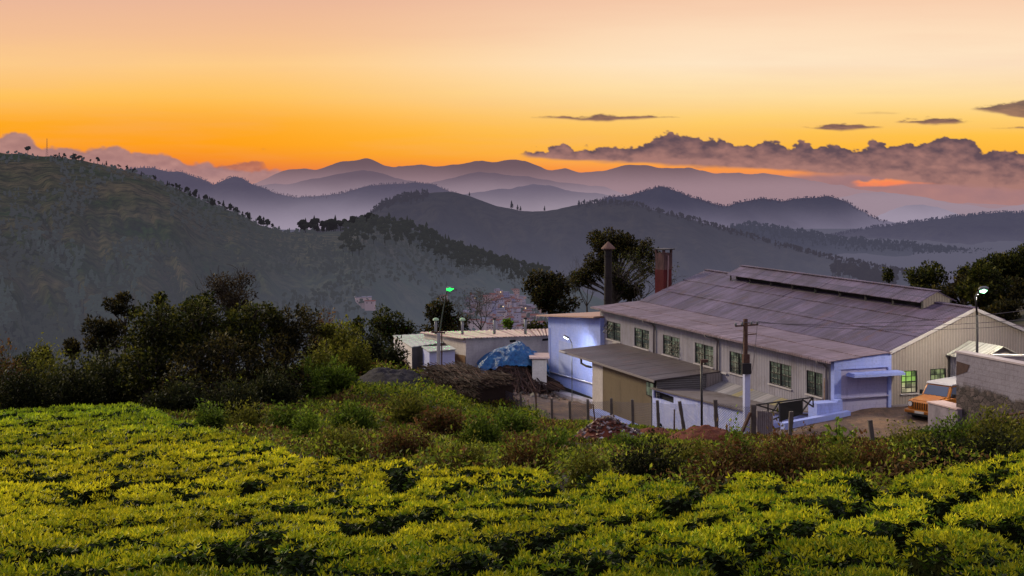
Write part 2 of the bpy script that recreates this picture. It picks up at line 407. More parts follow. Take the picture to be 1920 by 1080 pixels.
def hill(name, ridge, basel, mat, relief=.02, nu=640, nv=60, rough=3.0, seed=1, gam=1.0, rn=None):
    """ridge and base: (px, py, distance); a slope from the base line up to the ridge and a back slope behind it"""
    rp = np.array([r[0] for r in ridge], float); bp = np.array([b[0] for b in basel], float)
    u = np.linspace(rp[0], rp[-1], nu)
    def sm(xs, ys):
        y = np.interp(u, xs, ys); k = np.hanning(7); k /= k.sum()
        return np.convolve(np.pad(y, 3, mode='edge'), k, mode='valid')
    rd = sm(rp, [r[2] for r in ridge]); ry = sm(rp, [r[1] for r in ridge]); bd = sm(bp, [b[2] for b in basel]); by = sm(bp, [b[1] for b in basel])
    rz = CAMZ-(ry-HY)/F0*rd
    wx = (u-CX)/F0*rd
    rz = rz+fbm(wx/rd*90, wx*0+seed*3.3, seed, 6)*(rn if rn is not None else rd.mean()*.0013)
    bz = CAMZ-(by-HY)/F0*bd
    rows = []
    for j in range(nv):
        s = (j/(nv-1)); dd = bd*(rd/bd)**s
        k = (u-CX)/F0; sh = 1-(1-s)**1.25 if gam == 1 else s**gam
        pyv = (by+(ry-by)*sh); z = CAMZ-(pyv-HY)/F0*dd
        if j == nv-1: z = rz
        else: z = z*1.0+(rz-(CAMZ-(ry-HY)/F0*rd))*s
        amp = relief*rd.mean()*math.sin(math.pi*min(s*1.0, 1))**.8
        gul = np.abs(fbm(k*26+s*1.5, s*2.2+k*4, seed+5, 5))
        d2 = dd+(.5-gul*2)*amp*2.2
        rows.append(np.stack([k*d2, d2, CAMZ+(z-CAMZ)*d2/dd*1.0-np.abs(d2-dd)*0], -1))
    for b in (1.06, 1.2):
        rows.append(np.stack([(u-CX)/F0*rd*b, rd*b, rz-(b-1)*rd*.35], -1))
    V = np.array(rows); n, m = V.shape[:2]
    ob = npmesh(name, V.reshape(-1, 3), gridfaces(np.arange(n*m).reshape(n, m)), mat, None, None, True)
    ob['kind'] = 'structure'; HILLS[seed] = (V[:nv], u)
    return ob
def hillpoint(seed, px_, s):
    V, u = HILLS[seed]; j = int(round(s*(len(V)-1))); i = int(np.clip(np.searchsorted(u, px_), 0, len(u)-1))
    return V[j, i]
def hillat(seed, px_, py_):
    V, u = HILLS[seed]; i = int(np.clip(np.searchsorted(u, px_), 0, len(u)-1)); c = V[:, i]
    yy = HY-(c[:, 2]-CAMZ)/c[:, 1]*F0; j = int(np.argmin(np.abs(yy-py_))); return c[j]

HC = {}
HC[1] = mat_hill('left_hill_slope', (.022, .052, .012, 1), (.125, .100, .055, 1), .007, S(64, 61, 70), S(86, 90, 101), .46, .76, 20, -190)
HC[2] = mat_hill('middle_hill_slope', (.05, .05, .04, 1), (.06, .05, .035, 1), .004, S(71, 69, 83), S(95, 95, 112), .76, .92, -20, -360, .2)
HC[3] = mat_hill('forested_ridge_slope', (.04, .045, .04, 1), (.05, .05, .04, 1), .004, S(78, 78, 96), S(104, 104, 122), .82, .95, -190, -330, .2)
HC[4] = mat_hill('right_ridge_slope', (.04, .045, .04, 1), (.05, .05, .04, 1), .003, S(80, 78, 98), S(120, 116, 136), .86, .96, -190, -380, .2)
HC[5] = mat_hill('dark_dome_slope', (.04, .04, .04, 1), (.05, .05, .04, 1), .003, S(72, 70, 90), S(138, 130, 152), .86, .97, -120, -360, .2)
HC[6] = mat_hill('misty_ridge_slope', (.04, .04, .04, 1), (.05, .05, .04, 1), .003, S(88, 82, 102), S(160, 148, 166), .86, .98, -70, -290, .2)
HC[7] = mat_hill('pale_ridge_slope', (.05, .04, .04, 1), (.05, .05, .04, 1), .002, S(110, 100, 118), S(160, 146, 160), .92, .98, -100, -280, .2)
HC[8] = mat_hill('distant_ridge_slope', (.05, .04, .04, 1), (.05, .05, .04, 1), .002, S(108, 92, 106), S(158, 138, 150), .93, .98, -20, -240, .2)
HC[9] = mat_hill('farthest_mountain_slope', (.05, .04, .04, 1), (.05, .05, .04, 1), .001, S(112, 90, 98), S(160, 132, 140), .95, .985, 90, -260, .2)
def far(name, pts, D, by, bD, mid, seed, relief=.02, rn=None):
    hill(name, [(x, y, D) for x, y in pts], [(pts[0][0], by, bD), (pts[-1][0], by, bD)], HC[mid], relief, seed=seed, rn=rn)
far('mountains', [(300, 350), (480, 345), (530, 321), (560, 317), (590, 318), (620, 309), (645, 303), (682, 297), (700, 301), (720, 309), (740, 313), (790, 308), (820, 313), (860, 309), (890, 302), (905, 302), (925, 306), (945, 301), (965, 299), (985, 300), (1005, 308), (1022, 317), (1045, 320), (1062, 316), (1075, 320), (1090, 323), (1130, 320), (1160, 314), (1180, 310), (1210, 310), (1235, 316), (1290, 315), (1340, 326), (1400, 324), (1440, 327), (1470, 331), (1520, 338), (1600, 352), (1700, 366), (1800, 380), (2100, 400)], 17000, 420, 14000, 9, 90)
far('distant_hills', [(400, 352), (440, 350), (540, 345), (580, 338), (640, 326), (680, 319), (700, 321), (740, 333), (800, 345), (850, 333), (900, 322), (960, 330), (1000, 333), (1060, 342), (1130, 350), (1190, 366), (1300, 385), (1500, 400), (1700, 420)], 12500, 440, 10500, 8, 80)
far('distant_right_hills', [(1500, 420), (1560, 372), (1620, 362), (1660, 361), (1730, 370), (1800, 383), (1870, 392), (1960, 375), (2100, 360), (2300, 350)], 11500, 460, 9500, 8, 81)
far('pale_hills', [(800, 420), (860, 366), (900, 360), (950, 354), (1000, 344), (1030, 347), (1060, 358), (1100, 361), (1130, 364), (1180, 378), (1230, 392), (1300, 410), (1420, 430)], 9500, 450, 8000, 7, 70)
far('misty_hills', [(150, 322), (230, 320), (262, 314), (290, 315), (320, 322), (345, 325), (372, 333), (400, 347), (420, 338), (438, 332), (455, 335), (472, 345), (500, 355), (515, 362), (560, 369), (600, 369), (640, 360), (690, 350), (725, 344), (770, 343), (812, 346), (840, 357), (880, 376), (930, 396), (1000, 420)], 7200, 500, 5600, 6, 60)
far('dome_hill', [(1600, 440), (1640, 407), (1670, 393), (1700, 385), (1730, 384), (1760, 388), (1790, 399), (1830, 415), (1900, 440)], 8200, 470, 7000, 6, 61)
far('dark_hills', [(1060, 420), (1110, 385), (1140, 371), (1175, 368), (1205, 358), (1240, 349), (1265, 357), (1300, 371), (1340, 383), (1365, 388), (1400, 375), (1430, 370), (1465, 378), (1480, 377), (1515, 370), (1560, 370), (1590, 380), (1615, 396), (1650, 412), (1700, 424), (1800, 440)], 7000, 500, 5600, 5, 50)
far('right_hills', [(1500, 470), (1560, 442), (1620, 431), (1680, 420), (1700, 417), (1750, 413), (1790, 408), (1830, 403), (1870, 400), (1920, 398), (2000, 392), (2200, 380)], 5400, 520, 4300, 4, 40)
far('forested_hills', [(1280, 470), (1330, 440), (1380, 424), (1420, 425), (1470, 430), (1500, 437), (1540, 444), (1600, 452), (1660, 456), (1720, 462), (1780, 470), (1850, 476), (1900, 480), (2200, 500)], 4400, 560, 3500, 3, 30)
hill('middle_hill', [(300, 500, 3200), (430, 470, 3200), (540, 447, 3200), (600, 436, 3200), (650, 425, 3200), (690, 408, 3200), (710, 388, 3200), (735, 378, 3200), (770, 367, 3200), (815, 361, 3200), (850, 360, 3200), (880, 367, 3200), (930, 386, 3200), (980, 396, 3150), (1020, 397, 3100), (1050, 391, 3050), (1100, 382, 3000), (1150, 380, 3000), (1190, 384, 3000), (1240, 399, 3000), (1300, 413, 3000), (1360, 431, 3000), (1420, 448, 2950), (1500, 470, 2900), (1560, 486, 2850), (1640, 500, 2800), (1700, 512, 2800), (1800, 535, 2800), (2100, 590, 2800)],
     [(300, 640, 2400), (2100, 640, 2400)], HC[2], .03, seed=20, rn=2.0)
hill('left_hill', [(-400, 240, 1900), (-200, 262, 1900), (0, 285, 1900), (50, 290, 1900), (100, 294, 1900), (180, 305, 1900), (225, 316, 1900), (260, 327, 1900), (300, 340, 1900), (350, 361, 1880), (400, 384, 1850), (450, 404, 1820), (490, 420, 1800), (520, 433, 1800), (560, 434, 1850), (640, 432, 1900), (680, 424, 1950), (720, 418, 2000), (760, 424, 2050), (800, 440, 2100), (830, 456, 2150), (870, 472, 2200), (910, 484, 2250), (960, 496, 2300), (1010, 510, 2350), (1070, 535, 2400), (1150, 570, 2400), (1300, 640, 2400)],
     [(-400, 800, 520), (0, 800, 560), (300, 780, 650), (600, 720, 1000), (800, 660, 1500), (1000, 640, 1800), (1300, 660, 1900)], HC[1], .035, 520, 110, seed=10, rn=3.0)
# valley floor reaching the horizon
vx = np.linspace(-40000, 40000, 60); vy = np.concatenate([np.linspace(172, 3000, 30), np.linspace(3300, 60000, 40)])
VX, VY = np.meshgrid(vx, vy)
VZ = -240+fbm(VX/600, VY/600, 9, 3)*6-np.clip((VY-6000)*.07, 0, 9000)
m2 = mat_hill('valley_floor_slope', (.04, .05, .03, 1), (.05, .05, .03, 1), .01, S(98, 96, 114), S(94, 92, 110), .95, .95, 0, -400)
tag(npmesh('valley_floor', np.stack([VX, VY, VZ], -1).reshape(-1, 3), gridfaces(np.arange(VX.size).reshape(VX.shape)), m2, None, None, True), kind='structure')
tx = np.linspace(-1.0, 1.0, 40)
sk = []
for j, (yy_, zz_) in enumerate(((166, None), (230, -70), (330, -130), (500, -200), (900, -238))):
    xs = tx*(92 if j == 0 else yy_*.6+60)
    sk.append(np.stack([xs, np.full(40, yy_), ground(xs, xs*0+yy_)-1.0 if zz_ is None else np.full(40, zz_)], -1))
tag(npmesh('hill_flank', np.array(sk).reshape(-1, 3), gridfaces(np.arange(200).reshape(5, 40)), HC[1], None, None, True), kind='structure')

# ================================================================== clouds: emissive sheets far behind the mountains, their shading baked into the colours
m, nb, out = newmat('cloud_emission')
at = nb.node('ShaderNodeAttribute', attribute_name='Col')
e = nb.node('ShaderNodeEmission'); nb.setin(e, 0, at.outputs[0])
tr = nb.node('ShaderNodeBsdfTransparent'); mx = nb.node('ShaderNodeMixShader')
nb.setin(mx, 0, at.outputs[3]); nb.l.new(tr.outputs[0], mx.inputs[1]); nb.l.new(e.outputs[0], mx.inputs[2]); nb.l.new(mx.outputs[0], out.inputs[0])
M['cloud'] = m
def worley(x, y, seed=0):
    ix = np.floor(x); iy = np.floor(y); best = np.full(x.shape, 9.0)
    for dx in (-1, 0, 1):
        for dy in (-1, 0, 1):
            cx_ = ix+dx; cy_ = iy+dy
            d = np.hypot(cx_+_hash(cx_, cy_, seed)-x, cy_+_hash(cx_, cy_, seed+7)-y); best = np.minimum(best, d)
    return best
def sstep(v, a, b):
    t = np.clip((v-a)/(b-a), 0, 1); return t*t*(3-2*t)
def cloud(name, top, bot, x0, x1, ctop, cbot, amp=14, sc=40, soft=2.5, alpha=1.0, seed=0, botsoft=6.0, botamp=4, D=50000, ys=1.6, step=1.6, lump=1.0):
    ylo = min(p[1] for p in top)-amp*2-4; yhi = max(p[1] for p in bot)+botamp*2+4
    u = np.arange(x0, x1+step, step); v = np.arange(ylo, yhi+step, step)
    U, Vv = np.meshgrid(u, v)
    n1 = fbm(U/sc, Vv*ys/sc, seed*13, 6)
    w = sum(a*(.55-worley(U/s_+seed*9.1, Vv*ys/s_, seed+k*3)) for k, (s_, a) in enumerate(((sc*1.1, 1.0), (sc*.45, .5), (sc*.2, .28))))
    puff = n1*.9+w*lump
    ty = np.interp(U, [p[0] for p in top], [p[1] for p in top])-puff*amp
    by = np.interp(U, [p[0] for p in bot], [p[1] for p in bot])+fbm(U/60, Vv/14, seed+40, 4)*botamp*1.6
    a = sstep(Vv-ty, -soft*.4, soft)*sstep(by-Vv, -botsoft*.3, botsoft)
    a *= sstep(U, x0+1, x0+25)*(1-sstep(U, x1-25, x1-1))*alpha
    rel = np.clip((Vv-ty)/np.maximum(by-ty, 4), 0, 1)
    f = np.clip(rel*1.1+fbm(U/sc*2.0, Vv*ys*1.3/sc*2.0, seed+90, 6)*.62+w*.35*(1-rel), 0, 1)[..., None]
    c = np.array(ctop[:3])*(1-f)+np.array(cbot[:3])*f
    C4 = np.concatenate([c, a[..., None]], -1).reshape(-1, 4)
    dd = D*(1+.01*np.sin(U/200.0+seed))-puff*150
    V = np.stack([(U-CX)/F0*dd, dd, CAMZ-(Vv-HY)/F0*dd], -1).reshape(-1, 3)
    fc = gridfaces(np.arange(U.size).reshape(U.shape))
    keep = (C4[:, 3][fc] > .004).any(1); fc = fc[keep]
    used = np.unique(fc); re = np.full(len(V), -1); re[used] = np.arange(len(used))
    ob = npmesh(name, V[used], re[fc], M['cloud'], None, C4[used, :3], True)
    ca = ob.data.color_attributes['Col']; ca.data.foreach_set('color', C4[used].astype(np.float32).ravel())
    ob['kind'] = 'structure'; return ob
cloud('low_cloud_haze', [(1300, 345), (1450, 335), (1600, 322), (1750, 318), (2300, 300)], [(1300, 400), (2300, 430)], 1300, 2300, S(150, 116, 122), S(178, 130, 126), 6, 90, 12, .95, 3, D=56000, step=4)
cloud('glowing_cloud_gap', [(1600, 341), (1640, 336), (1790, 340)], [(1600, 346), (1660, 350), (1790, 344)], 1590, 1800, S(255, 150, 84), S(250, 134, 88), 8, 40, 4, .95, 5, 4, 4, D=54000)
cloud('cloud_bank', [(975, 293), (1010, 283), (1060, 278), (1120, 283), (1165, 282), (1200, 270), (1255, 258), (1300, 266), (1345, 268), (1380, 270), (1440, 268), (1500, 276), (1570, 281), (1600, 289), (1640, 278), (1690, 268), (1730, 271), (1770, 263), (1830, 272), (1880, 291), (1960, 293), (2300, 282)],
      [(975, 295), (1060, 301), (1150, 306), (1250, 312), (1400, 317), (1500, 324), (1600, 330), (1700, 342), (1900, 356), (2300, 356)], 968, 2300, S(98, 78, 86), S(168, 122, 114), 15, 42, 2.2, 1, 1)
cloud('left_cloud_bank', [(-300, 250), (-60, 262), (0, 260), (22, 248), (50, 256), (70, 272), (110, 276), (160, 285), (210, 280), (260, 287), (320, 294), (345, 306), (450, 318), (620, 322)],
      [(-300, 360), (620, 345)], -300, 620, S(158, 120, 122), S(186, 142, 138), 8, 44, 5, .93, 2, D=48000)
cloud('dome_cloud', [(360, 318), (420, 312), (455, 306), (475, 301), (495, 306), (505, 322)], [(360, 350), (508, 350)], 360, 508, S(172, 106, 92), S(200, 130, 106), 4, 26, 3, .9, 4)
for (a, b, y0, h, al, sd_) in ((985, 1290, 222, 8, .95, 6), (1495, 1662, 239, 9, .97, 7), (1670, 1840, 229, 9, .95, 8), (1815, 2100, 240, 6, .95, 9), (1812, 2060, 206, 24, .9, 10), (478, 509, 281, 3, .7, 11), (1590, 1700, 212, 3, .25, 12)):
    mid = (a+b)/2
    cloud('cloud_streak', [(a, y0), (a+(b-a)*.3, y0-h*.5), (mid, y0-h*.9), (a+(b-a)*.75, y0-h*.5), (b, y0)], [(a, y0), (mid, y0+h*.8), (b, y0)], a, b, S(96, 72, 78), S(146, 106, 94), 7 if h > 5 else 1.5, 34, 3, al, sd_, 4, 3, ys=4, step=1.3, lump=.5)
# ================================================================== building materials
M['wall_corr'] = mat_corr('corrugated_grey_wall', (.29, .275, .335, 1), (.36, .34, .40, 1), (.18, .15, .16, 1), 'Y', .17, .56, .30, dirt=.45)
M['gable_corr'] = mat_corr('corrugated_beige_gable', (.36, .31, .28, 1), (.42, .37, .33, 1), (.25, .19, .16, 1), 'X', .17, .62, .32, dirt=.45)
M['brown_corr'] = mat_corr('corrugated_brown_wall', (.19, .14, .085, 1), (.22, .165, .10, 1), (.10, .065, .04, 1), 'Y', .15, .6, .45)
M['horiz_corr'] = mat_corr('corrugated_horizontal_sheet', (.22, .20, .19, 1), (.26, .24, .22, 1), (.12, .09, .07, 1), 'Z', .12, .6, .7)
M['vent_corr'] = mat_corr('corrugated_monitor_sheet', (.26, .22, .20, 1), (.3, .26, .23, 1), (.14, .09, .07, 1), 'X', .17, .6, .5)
def mat_roof(name, c1, c2, stain, row=1.9, sheet=.84, pitch=.17, slope=1.0, rustp=.5, stripes=False):
    m, nb, out = newmat(name)
    o = nb.obj(); x, y, z = nb.sep(o)
    ca = nb.node('ShaderNodeCombineXYZ'); nb.setin(ca, 0, y); nb.setin(ca, 1, nb.m('MULTIPLY', x, slope))
    b = nb.node('ShaderNodeTexBrick'); nb.setin(b, 'Vector', ca.outputs[0]); b.offset = .0; b.squash = 1
    for k, v in (('Scale', 1), ('Brick Width', sheet*1.9), ('Row Height', row), ('Mortar Size', .035), ('Mortar Smooth', .3), ('Bias', 0)): b.inputs[k].default_value = v
    b.inputs['Color1'].default_value = c1; b.inputs['Color2'].default_value = c2; b.inputs['Mortar'].default_value = tuple(v*.28 for v in c1[:3])+(1,)
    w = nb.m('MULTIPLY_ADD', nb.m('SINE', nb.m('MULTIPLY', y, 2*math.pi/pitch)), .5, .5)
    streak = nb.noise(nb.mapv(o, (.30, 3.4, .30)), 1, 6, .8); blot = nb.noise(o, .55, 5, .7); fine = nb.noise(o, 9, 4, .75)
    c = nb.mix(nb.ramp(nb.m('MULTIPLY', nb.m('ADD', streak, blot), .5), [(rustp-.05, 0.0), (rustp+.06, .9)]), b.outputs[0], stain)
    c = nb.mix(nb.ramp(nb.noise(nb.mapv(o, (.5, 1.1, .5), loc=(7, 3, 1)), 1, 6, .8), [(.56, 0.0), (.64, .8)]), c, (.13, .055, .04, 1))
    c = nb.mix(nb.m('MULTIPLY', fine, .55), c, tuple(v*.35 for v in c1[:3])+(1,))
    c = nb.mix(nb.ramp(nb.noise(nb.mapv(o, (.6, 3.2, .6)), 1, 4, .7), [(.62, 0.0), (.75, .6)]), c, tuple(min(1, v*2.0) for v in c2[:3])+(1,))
    c = nb.mix(nb.m('MULTIPLY', w, .3), c, tuple(v*.3 for v in c1[:3])+(1,))  # sheet ribs shaded in the colour as well as by bump
    principled(nb, out, c, .55, nb.bump(w, .6, .03), 0, .35); return m
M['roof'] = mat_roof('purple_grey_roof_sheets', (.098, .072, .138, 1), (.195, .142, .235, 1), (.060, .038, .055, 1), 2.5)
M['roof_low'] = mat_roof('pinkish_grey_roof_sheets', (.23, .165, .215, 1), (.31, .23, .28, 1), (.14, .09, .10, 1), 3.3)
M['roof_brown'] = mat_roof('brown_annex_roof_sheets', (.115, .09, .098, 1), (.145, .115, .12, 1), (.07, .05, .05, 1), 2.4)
M['white'] = mat_rough('white_trim', (.55, .52, .52, 1), (.42, .38, .37, 1), 2, bump=.1)
M['dark'] = mat_plain('dark_painted_metal', (.018, .016, .018, 1), .5)
M['black'] = mat_plain('black_void', (.008, .008, .009, 1), .9)
M['pipe'] = mat_plain('grey_rain_pipe', (.22, .19, .19, 1), .6)
def mat_limewash(name, c1, c2, dirt, scale=1.2, coursing=True):
    m, nb, out = newmat(name)
    o = nb.obj(); n = nb.noise(o, scale, 5, .7); f = nb.noise(o, 8, 5, .8); x, y, z = nb.sep(o)
    c = nb.mix(nb.ramp(n, [(.35, 0.0), (.7, 1.0)]), c1, c2)
    c = nb.mix(nb.ramp(f, [(.52, 0.0), (.72, .6)]), c, dirt)
    st = nb.noise(nb.mapv(o, (1.6, 1.6, .25)), 1.5, 5, .75)
    c = nb.mix(nb.ramp(st, [(.55, 0.0), (.75, .55)]), c, dirt)
    h = f
    if coursing:
        ca = nb.node('ShaderNodeCombineXYZ'); nb.setin(ca, 0, nb.m('ADD', x, y)); nb.setin(ca, 1, z)
        b = nb.node('ShaderNodeTexBrick'); nb.setin(b, 'Vector', ca.outputs[0])
        for k, v in (('Scale', 1), ('Brick Width', .4), ('Row Height', .2), ('Mortar Size', .012), ('Mortar Smooth', .6)): b.inputs[k].default_value = v
        b.inputs['Color1'].default_value = (1, 1, 1, 1); b.inputs['Color2'].default_value = (.93, .93, .93, 1); b.inputs['Mortar'].default_value = (.8, .8, .8, 1)
        c = nb.mix(.55, c, nb.mix(1.0, c, b.outputs[0], 'MULTIPLY'))
    principled(nb, out, c, .85, nb.bump(h, .3, .02)); return m
M['blue'] = mat_limewash('blue_limewash', (.26, .33, .72, 1), (.33, .38, .70, 1), (.17, .19, .36, 1))
M['blue_pale'] = mat_limewash('faded_blue_limewash', (.33, .32, .52, 1), (.38, .36, .52, 1), (.2, .18, .29, 1))
M['blue_rough'] = mat_limewash('peeling_blue_limewash', (.36, .42, .82, 1), (.56, .60, .86, 1), (.18, .19, .34, 1), 2.5)
M['cream'] = mat_limewash('weathered_cream_wall', (.52, .47, .45, 1), (.42, .37, .35, 1), (.25, .2, .19, 1), 1.2)
M['concrete'] = mat_rough('stained_concrete', (.26, .23, .25, 1), (.34, .30, .33, 1), 1.3, c3=(.12, .10, .11, 1))
M['slab'] = mat_rough('grey_shed_slab', (.15, .125, .125, 1), (.19, .16, .155, 1), 1.3, c3=(.09, .07, .065, 1))
M['tin_white'] = mat_roof('pale_tin_roof_sheets', (.72, .72, .62, 1), (.80, .78, .68, 1), (.30, .22, .18, 1), 6, .5, .3, rustp=.56)
M['tin_grey'] = mat_roof('pale_grey_shed_roof', (.50, .54, .48, 1), (.60, .62, .56, 1), (.28, .27, .22, 1), 6, .5, .3, rustp=.6)
def mat_window(name, emit_top, emit_bot, es, ztop, zbot):
    """small panes of old glass: glow and reflection put in as emission, each pane a little different"""
    m, nb, out = newmat(name)
    o = nb.obj(); x, y, z = nb.sep(o)
    cell = nb.node('ShaderNodeCombineXYZ'); nb.setin(cell, 0, nb.m('FLOOR', nb.m('MULTIPLY', nb.m('ADD', x, y), 2.6))); nb.setin(cell, 1, nb.m('FLOOR', nb.m('MULTIPLY', z, 3.4)))
    wn = nb.node('ShaderNodeTexWhiteNoise', noise_dimensions='3D'); nb.setin(wn, 'Vector', cell.outputs[0])
    n = nb.noise(o, 2.2, 4, .7)
    e = nb.mix(nb.sstep(z, zbot, ztop), emit_bot, emit_top)
    e = nb.mix(nb.ramp(nb.m('ADD', nb.m('MULTIPLY', wn.outputs[0], .5), nb.m('MULTIPLY', n, .6)), [(.34, .92), (.8, 0.0)]), e, (.01, .013, .012, 1))
    principled(nb, out, (.03, .035, .035, 1), .12, None, 0, .6, e, es); return m
M['pane_side'] = mat_window('glowing_green_pane', (.24, .28, .19, 1), (.07, .085, .07, 1), .5, 1.6, .6)
M['pane_lit'] = mat_window('lit_green_pane', (.42, .74, .14, 1), (.62, .55, .34, 1), .95, 1.35, .95)
M['pane_dim'] = mat_window('lit_yellow_pane', (.50, .60, .24, 1), (.55, .52, .36, 1), .75, 1.5, .7)

# ================================================================== the factory
TE = 28.8
fac = thing('factory_building', F(0, 0, 0), 'large long factory hall of corrugated sheets with purple grey roof and raised roof vent', 'factory')
ZL0, ZL1, QJ, QR, ZR, QE = 2.55, 2.80, 3.15, 8.21, 4.83, 13.3
sl = (ZR-ZL1)/(QR-QJ)
win_side = []
for (a, b) in ((1138, 1163.5), (1189.5, 1217), (1243, 1274), (1303, 1337.5), (1368, 1401), (1442.5, 1484), (1512, 1542.5)):
    win_side.append((FT(b), FT(a)))
def wall_with_holes(mb, u0, u1, z0, top, holes, pt, depth=.12):
    """outer face of a wall with real openings and reveals; pt(u, z, inset) gives the world point, top(u) the height"""
    us = sorted(set([u0, u1]+[h[0] for h in holes]+[h[1] for h in holes]))
    for a, b in zip(us[:-1], us[1:]):
        h = [h for h in holes if h[0] <= a+1e-6 and h[1] >= b-1e-6]
        if not h: mb.add([pt(a, z0, 0), pt(b, z0, 0), pt(b, top(b), 0), pt(a, top(a), 0)], [(0, 1, 2, 3)])
        else:
            h = h[0]
            mb.add([pt(a, z0, 0), pt(b, z0, 0), pt(b, h[2], 0), pt(a, h[2], 0)], [(0, 1, 2, 3)])
            mb.add([pt(a, h[3], 0), pt(b, h[3], 0), pt(b, top(b), 0), pt(a, top(a), 0)], [(0, 1, 2, 3)])
            for (p, q) in (((a, h[2]), (b, h[2])), ((b, h[2]), (b, h[3])), ((b, h[3]), (a, h[3])), ((a, h[3]), (a, h[2]))):
                mb.add([pt(p[0], p[1], 0), pt(q[0], q[1], 0), pt(q[0], q[1], depth), pt(p[0], p[1], depth)], [(0, 1, 2, 3)])
WZ0, WZ1 = .50, 1.69
mb = MB(); wall_with_holes(mb, 0, TE, -4.3, lambda u: ZL0-.02, [(a, b, WZ0, WZ1) for a, b in win_side], lambda u, z, i: F(i, u, z))
mb.build('side_wall', M['wall_corr'], fac)
gw = [(FQ(1689.5), FQ(1720), .66, 1.78), (FQ(1744), FQ(1774), .66, 1.80)]
def gtop(q): return ZL1+(min(q, 2*QR-q)-QJ)*sl-.03
mb = MB(); wall_with_holes(mb, QJ, QE, -1.0, gtop, gw+[(QR-.004, QR, .1, .2)], lambda u, z, i: F(u, i, z))
mb.build('gable_wall', M['gable_corr'], fac)
mb = MB(); mb.add([F(QE, 0, -1), F(QE, TE, -4), F(QE, TE, ZL1), F(QE, 0, ZL1)], [(0, 1, 2, 3)])
mb.add([F(0, TE, -4.3), F(QJ, TE, -4.3), F(QE, TE, -4), F(QE, TE, ZL1-.05), F(QR, TE, ZR-.05), F(QJ, TE, ZL1-.05), F(0, TE, ZL0-.02)], [(6, 5, 4, 3, 2, 1, 0)])
mb.build('rear_wall', M['gable_corr'], fac)
# roofs: overlapping courses of sheets
def course_roof(mb, q0, z0, q1, z1, t0, t1, n, th=.035, lap=.02):
    for i in range(n):
        a, b = i/n, (i+1)/n; ov = .03 if i < n-1 else 0
        qa, qb = q0+(q1-q0)*a-(.06 if i else 0)*(1 if q1 > q0 else -1), q0+(q1-q0)*b
        za, zb = z0+(z1-z0)*a+lap*(0 if i == 0 else 1), z0+(z1-z0)*b+lap*0
        m_ = 24
        for k in range(m_):       # sheets sag and sit slightly unevenly
            ta, tb = t0+(t1-t0)*k/m_, t0+(t1-t0)*(k+1)/m_
            e = R.uniform(-.010, .010); e2 = R.uniform(0, .035)*(1 if i else .4)
            mb.slab(F(qa-e2*(1 if q1 > q0 else -1), ta, za+e), F(qa-e2*(1 if q1 > q0 else -1), tb-.004, za+e), F(qb, tb-.004, zb+e), F(qb, ta, zb+e), th)
mb = MB(); course_roof(mb, -.45, ZL0-.03, QJ, ZL1, -.25, TE+.35, 2); mb.build('lean_to_roof', M['roof_low'], fac)
mb = MB(); course_roof(mb, QJ-.12, ZL1+.03, QR, ZR, -.2, TE+.1, 3); course_roof(mb, QE+.3, ZL1+.03, QR, ZR, -.2, TE+.1, 3)
roof = mb.build('main_roof', M['roof'], fac)
mb = MB(); mb.beam(F(QR, -.25, ZR+.02), F(QR, TE+.15, ZR+.02), .34, .05); mb.build('ridge_cap', M['roof'], roof)
mb = MB()
for q1, s in ((QJ, 1), (QE, -1)): mb.beam(F(q1-.1*s, -.22, ZL1-.04), F(QR, -.22, ZR-.06), .05, .16)
mb.build('verge_board', M['white'], fac)
# roof monitor
mo = MB(); m0, m1 = 2.84, 23.9
course_roof(mo, 7.02, 4.90, QR, 5.45, m0, m1, 1); course_roof(mo, 9.40, 4.90, QR, 5.45, m0, m1, 1)
mon = mo.build('roof_vent_cover', M['roof'], fac)
mb = MB()
for k in range(9):
    t = m0+.15+(m1-m0-.3)*k/8
    for q in (7.3, 9.1): mb.beam(F(q, t, 4.4), F(q, t, 4.95), .09, .09)
mb.fbox(7.28, 7.36, m0+.1, m1-.1, 4.40, 4.52); mb.fbox(9.06, 9.14, m0+.1, m1-.1, 4.40, 4.52)
mb.build('roof_vent_frame', M['dark'], mon)
mb = MB(); mb.fbox(7.55, 8.85, m0+.4, m1-.4, 4.3, 4.93); mb.build('roof_vent_opening', M['black'], mon)
mb = MB(); 
mb.add([F(7.25, m0+.12, 4.40), F(QR, m0+.12, 4.75), F(9.15, m0+.12, 4.40), F(9.15, m0+.12, 4.98), F(QR, m0+.12, 5.40), F(7.25, m0+.12, 4.98)], [(0, 1, 4, 5), (1, 2, 3, 4)])
mb.build('roof_vent_gable', M['vent_corr'], mon)
mb = MB(); mb.beam(F(QR, m0-.05, 5.47), F(QR, m1+.05, 5.47), .3, .04); mb.build('vent_ridge_cap', M['roof'], mon)
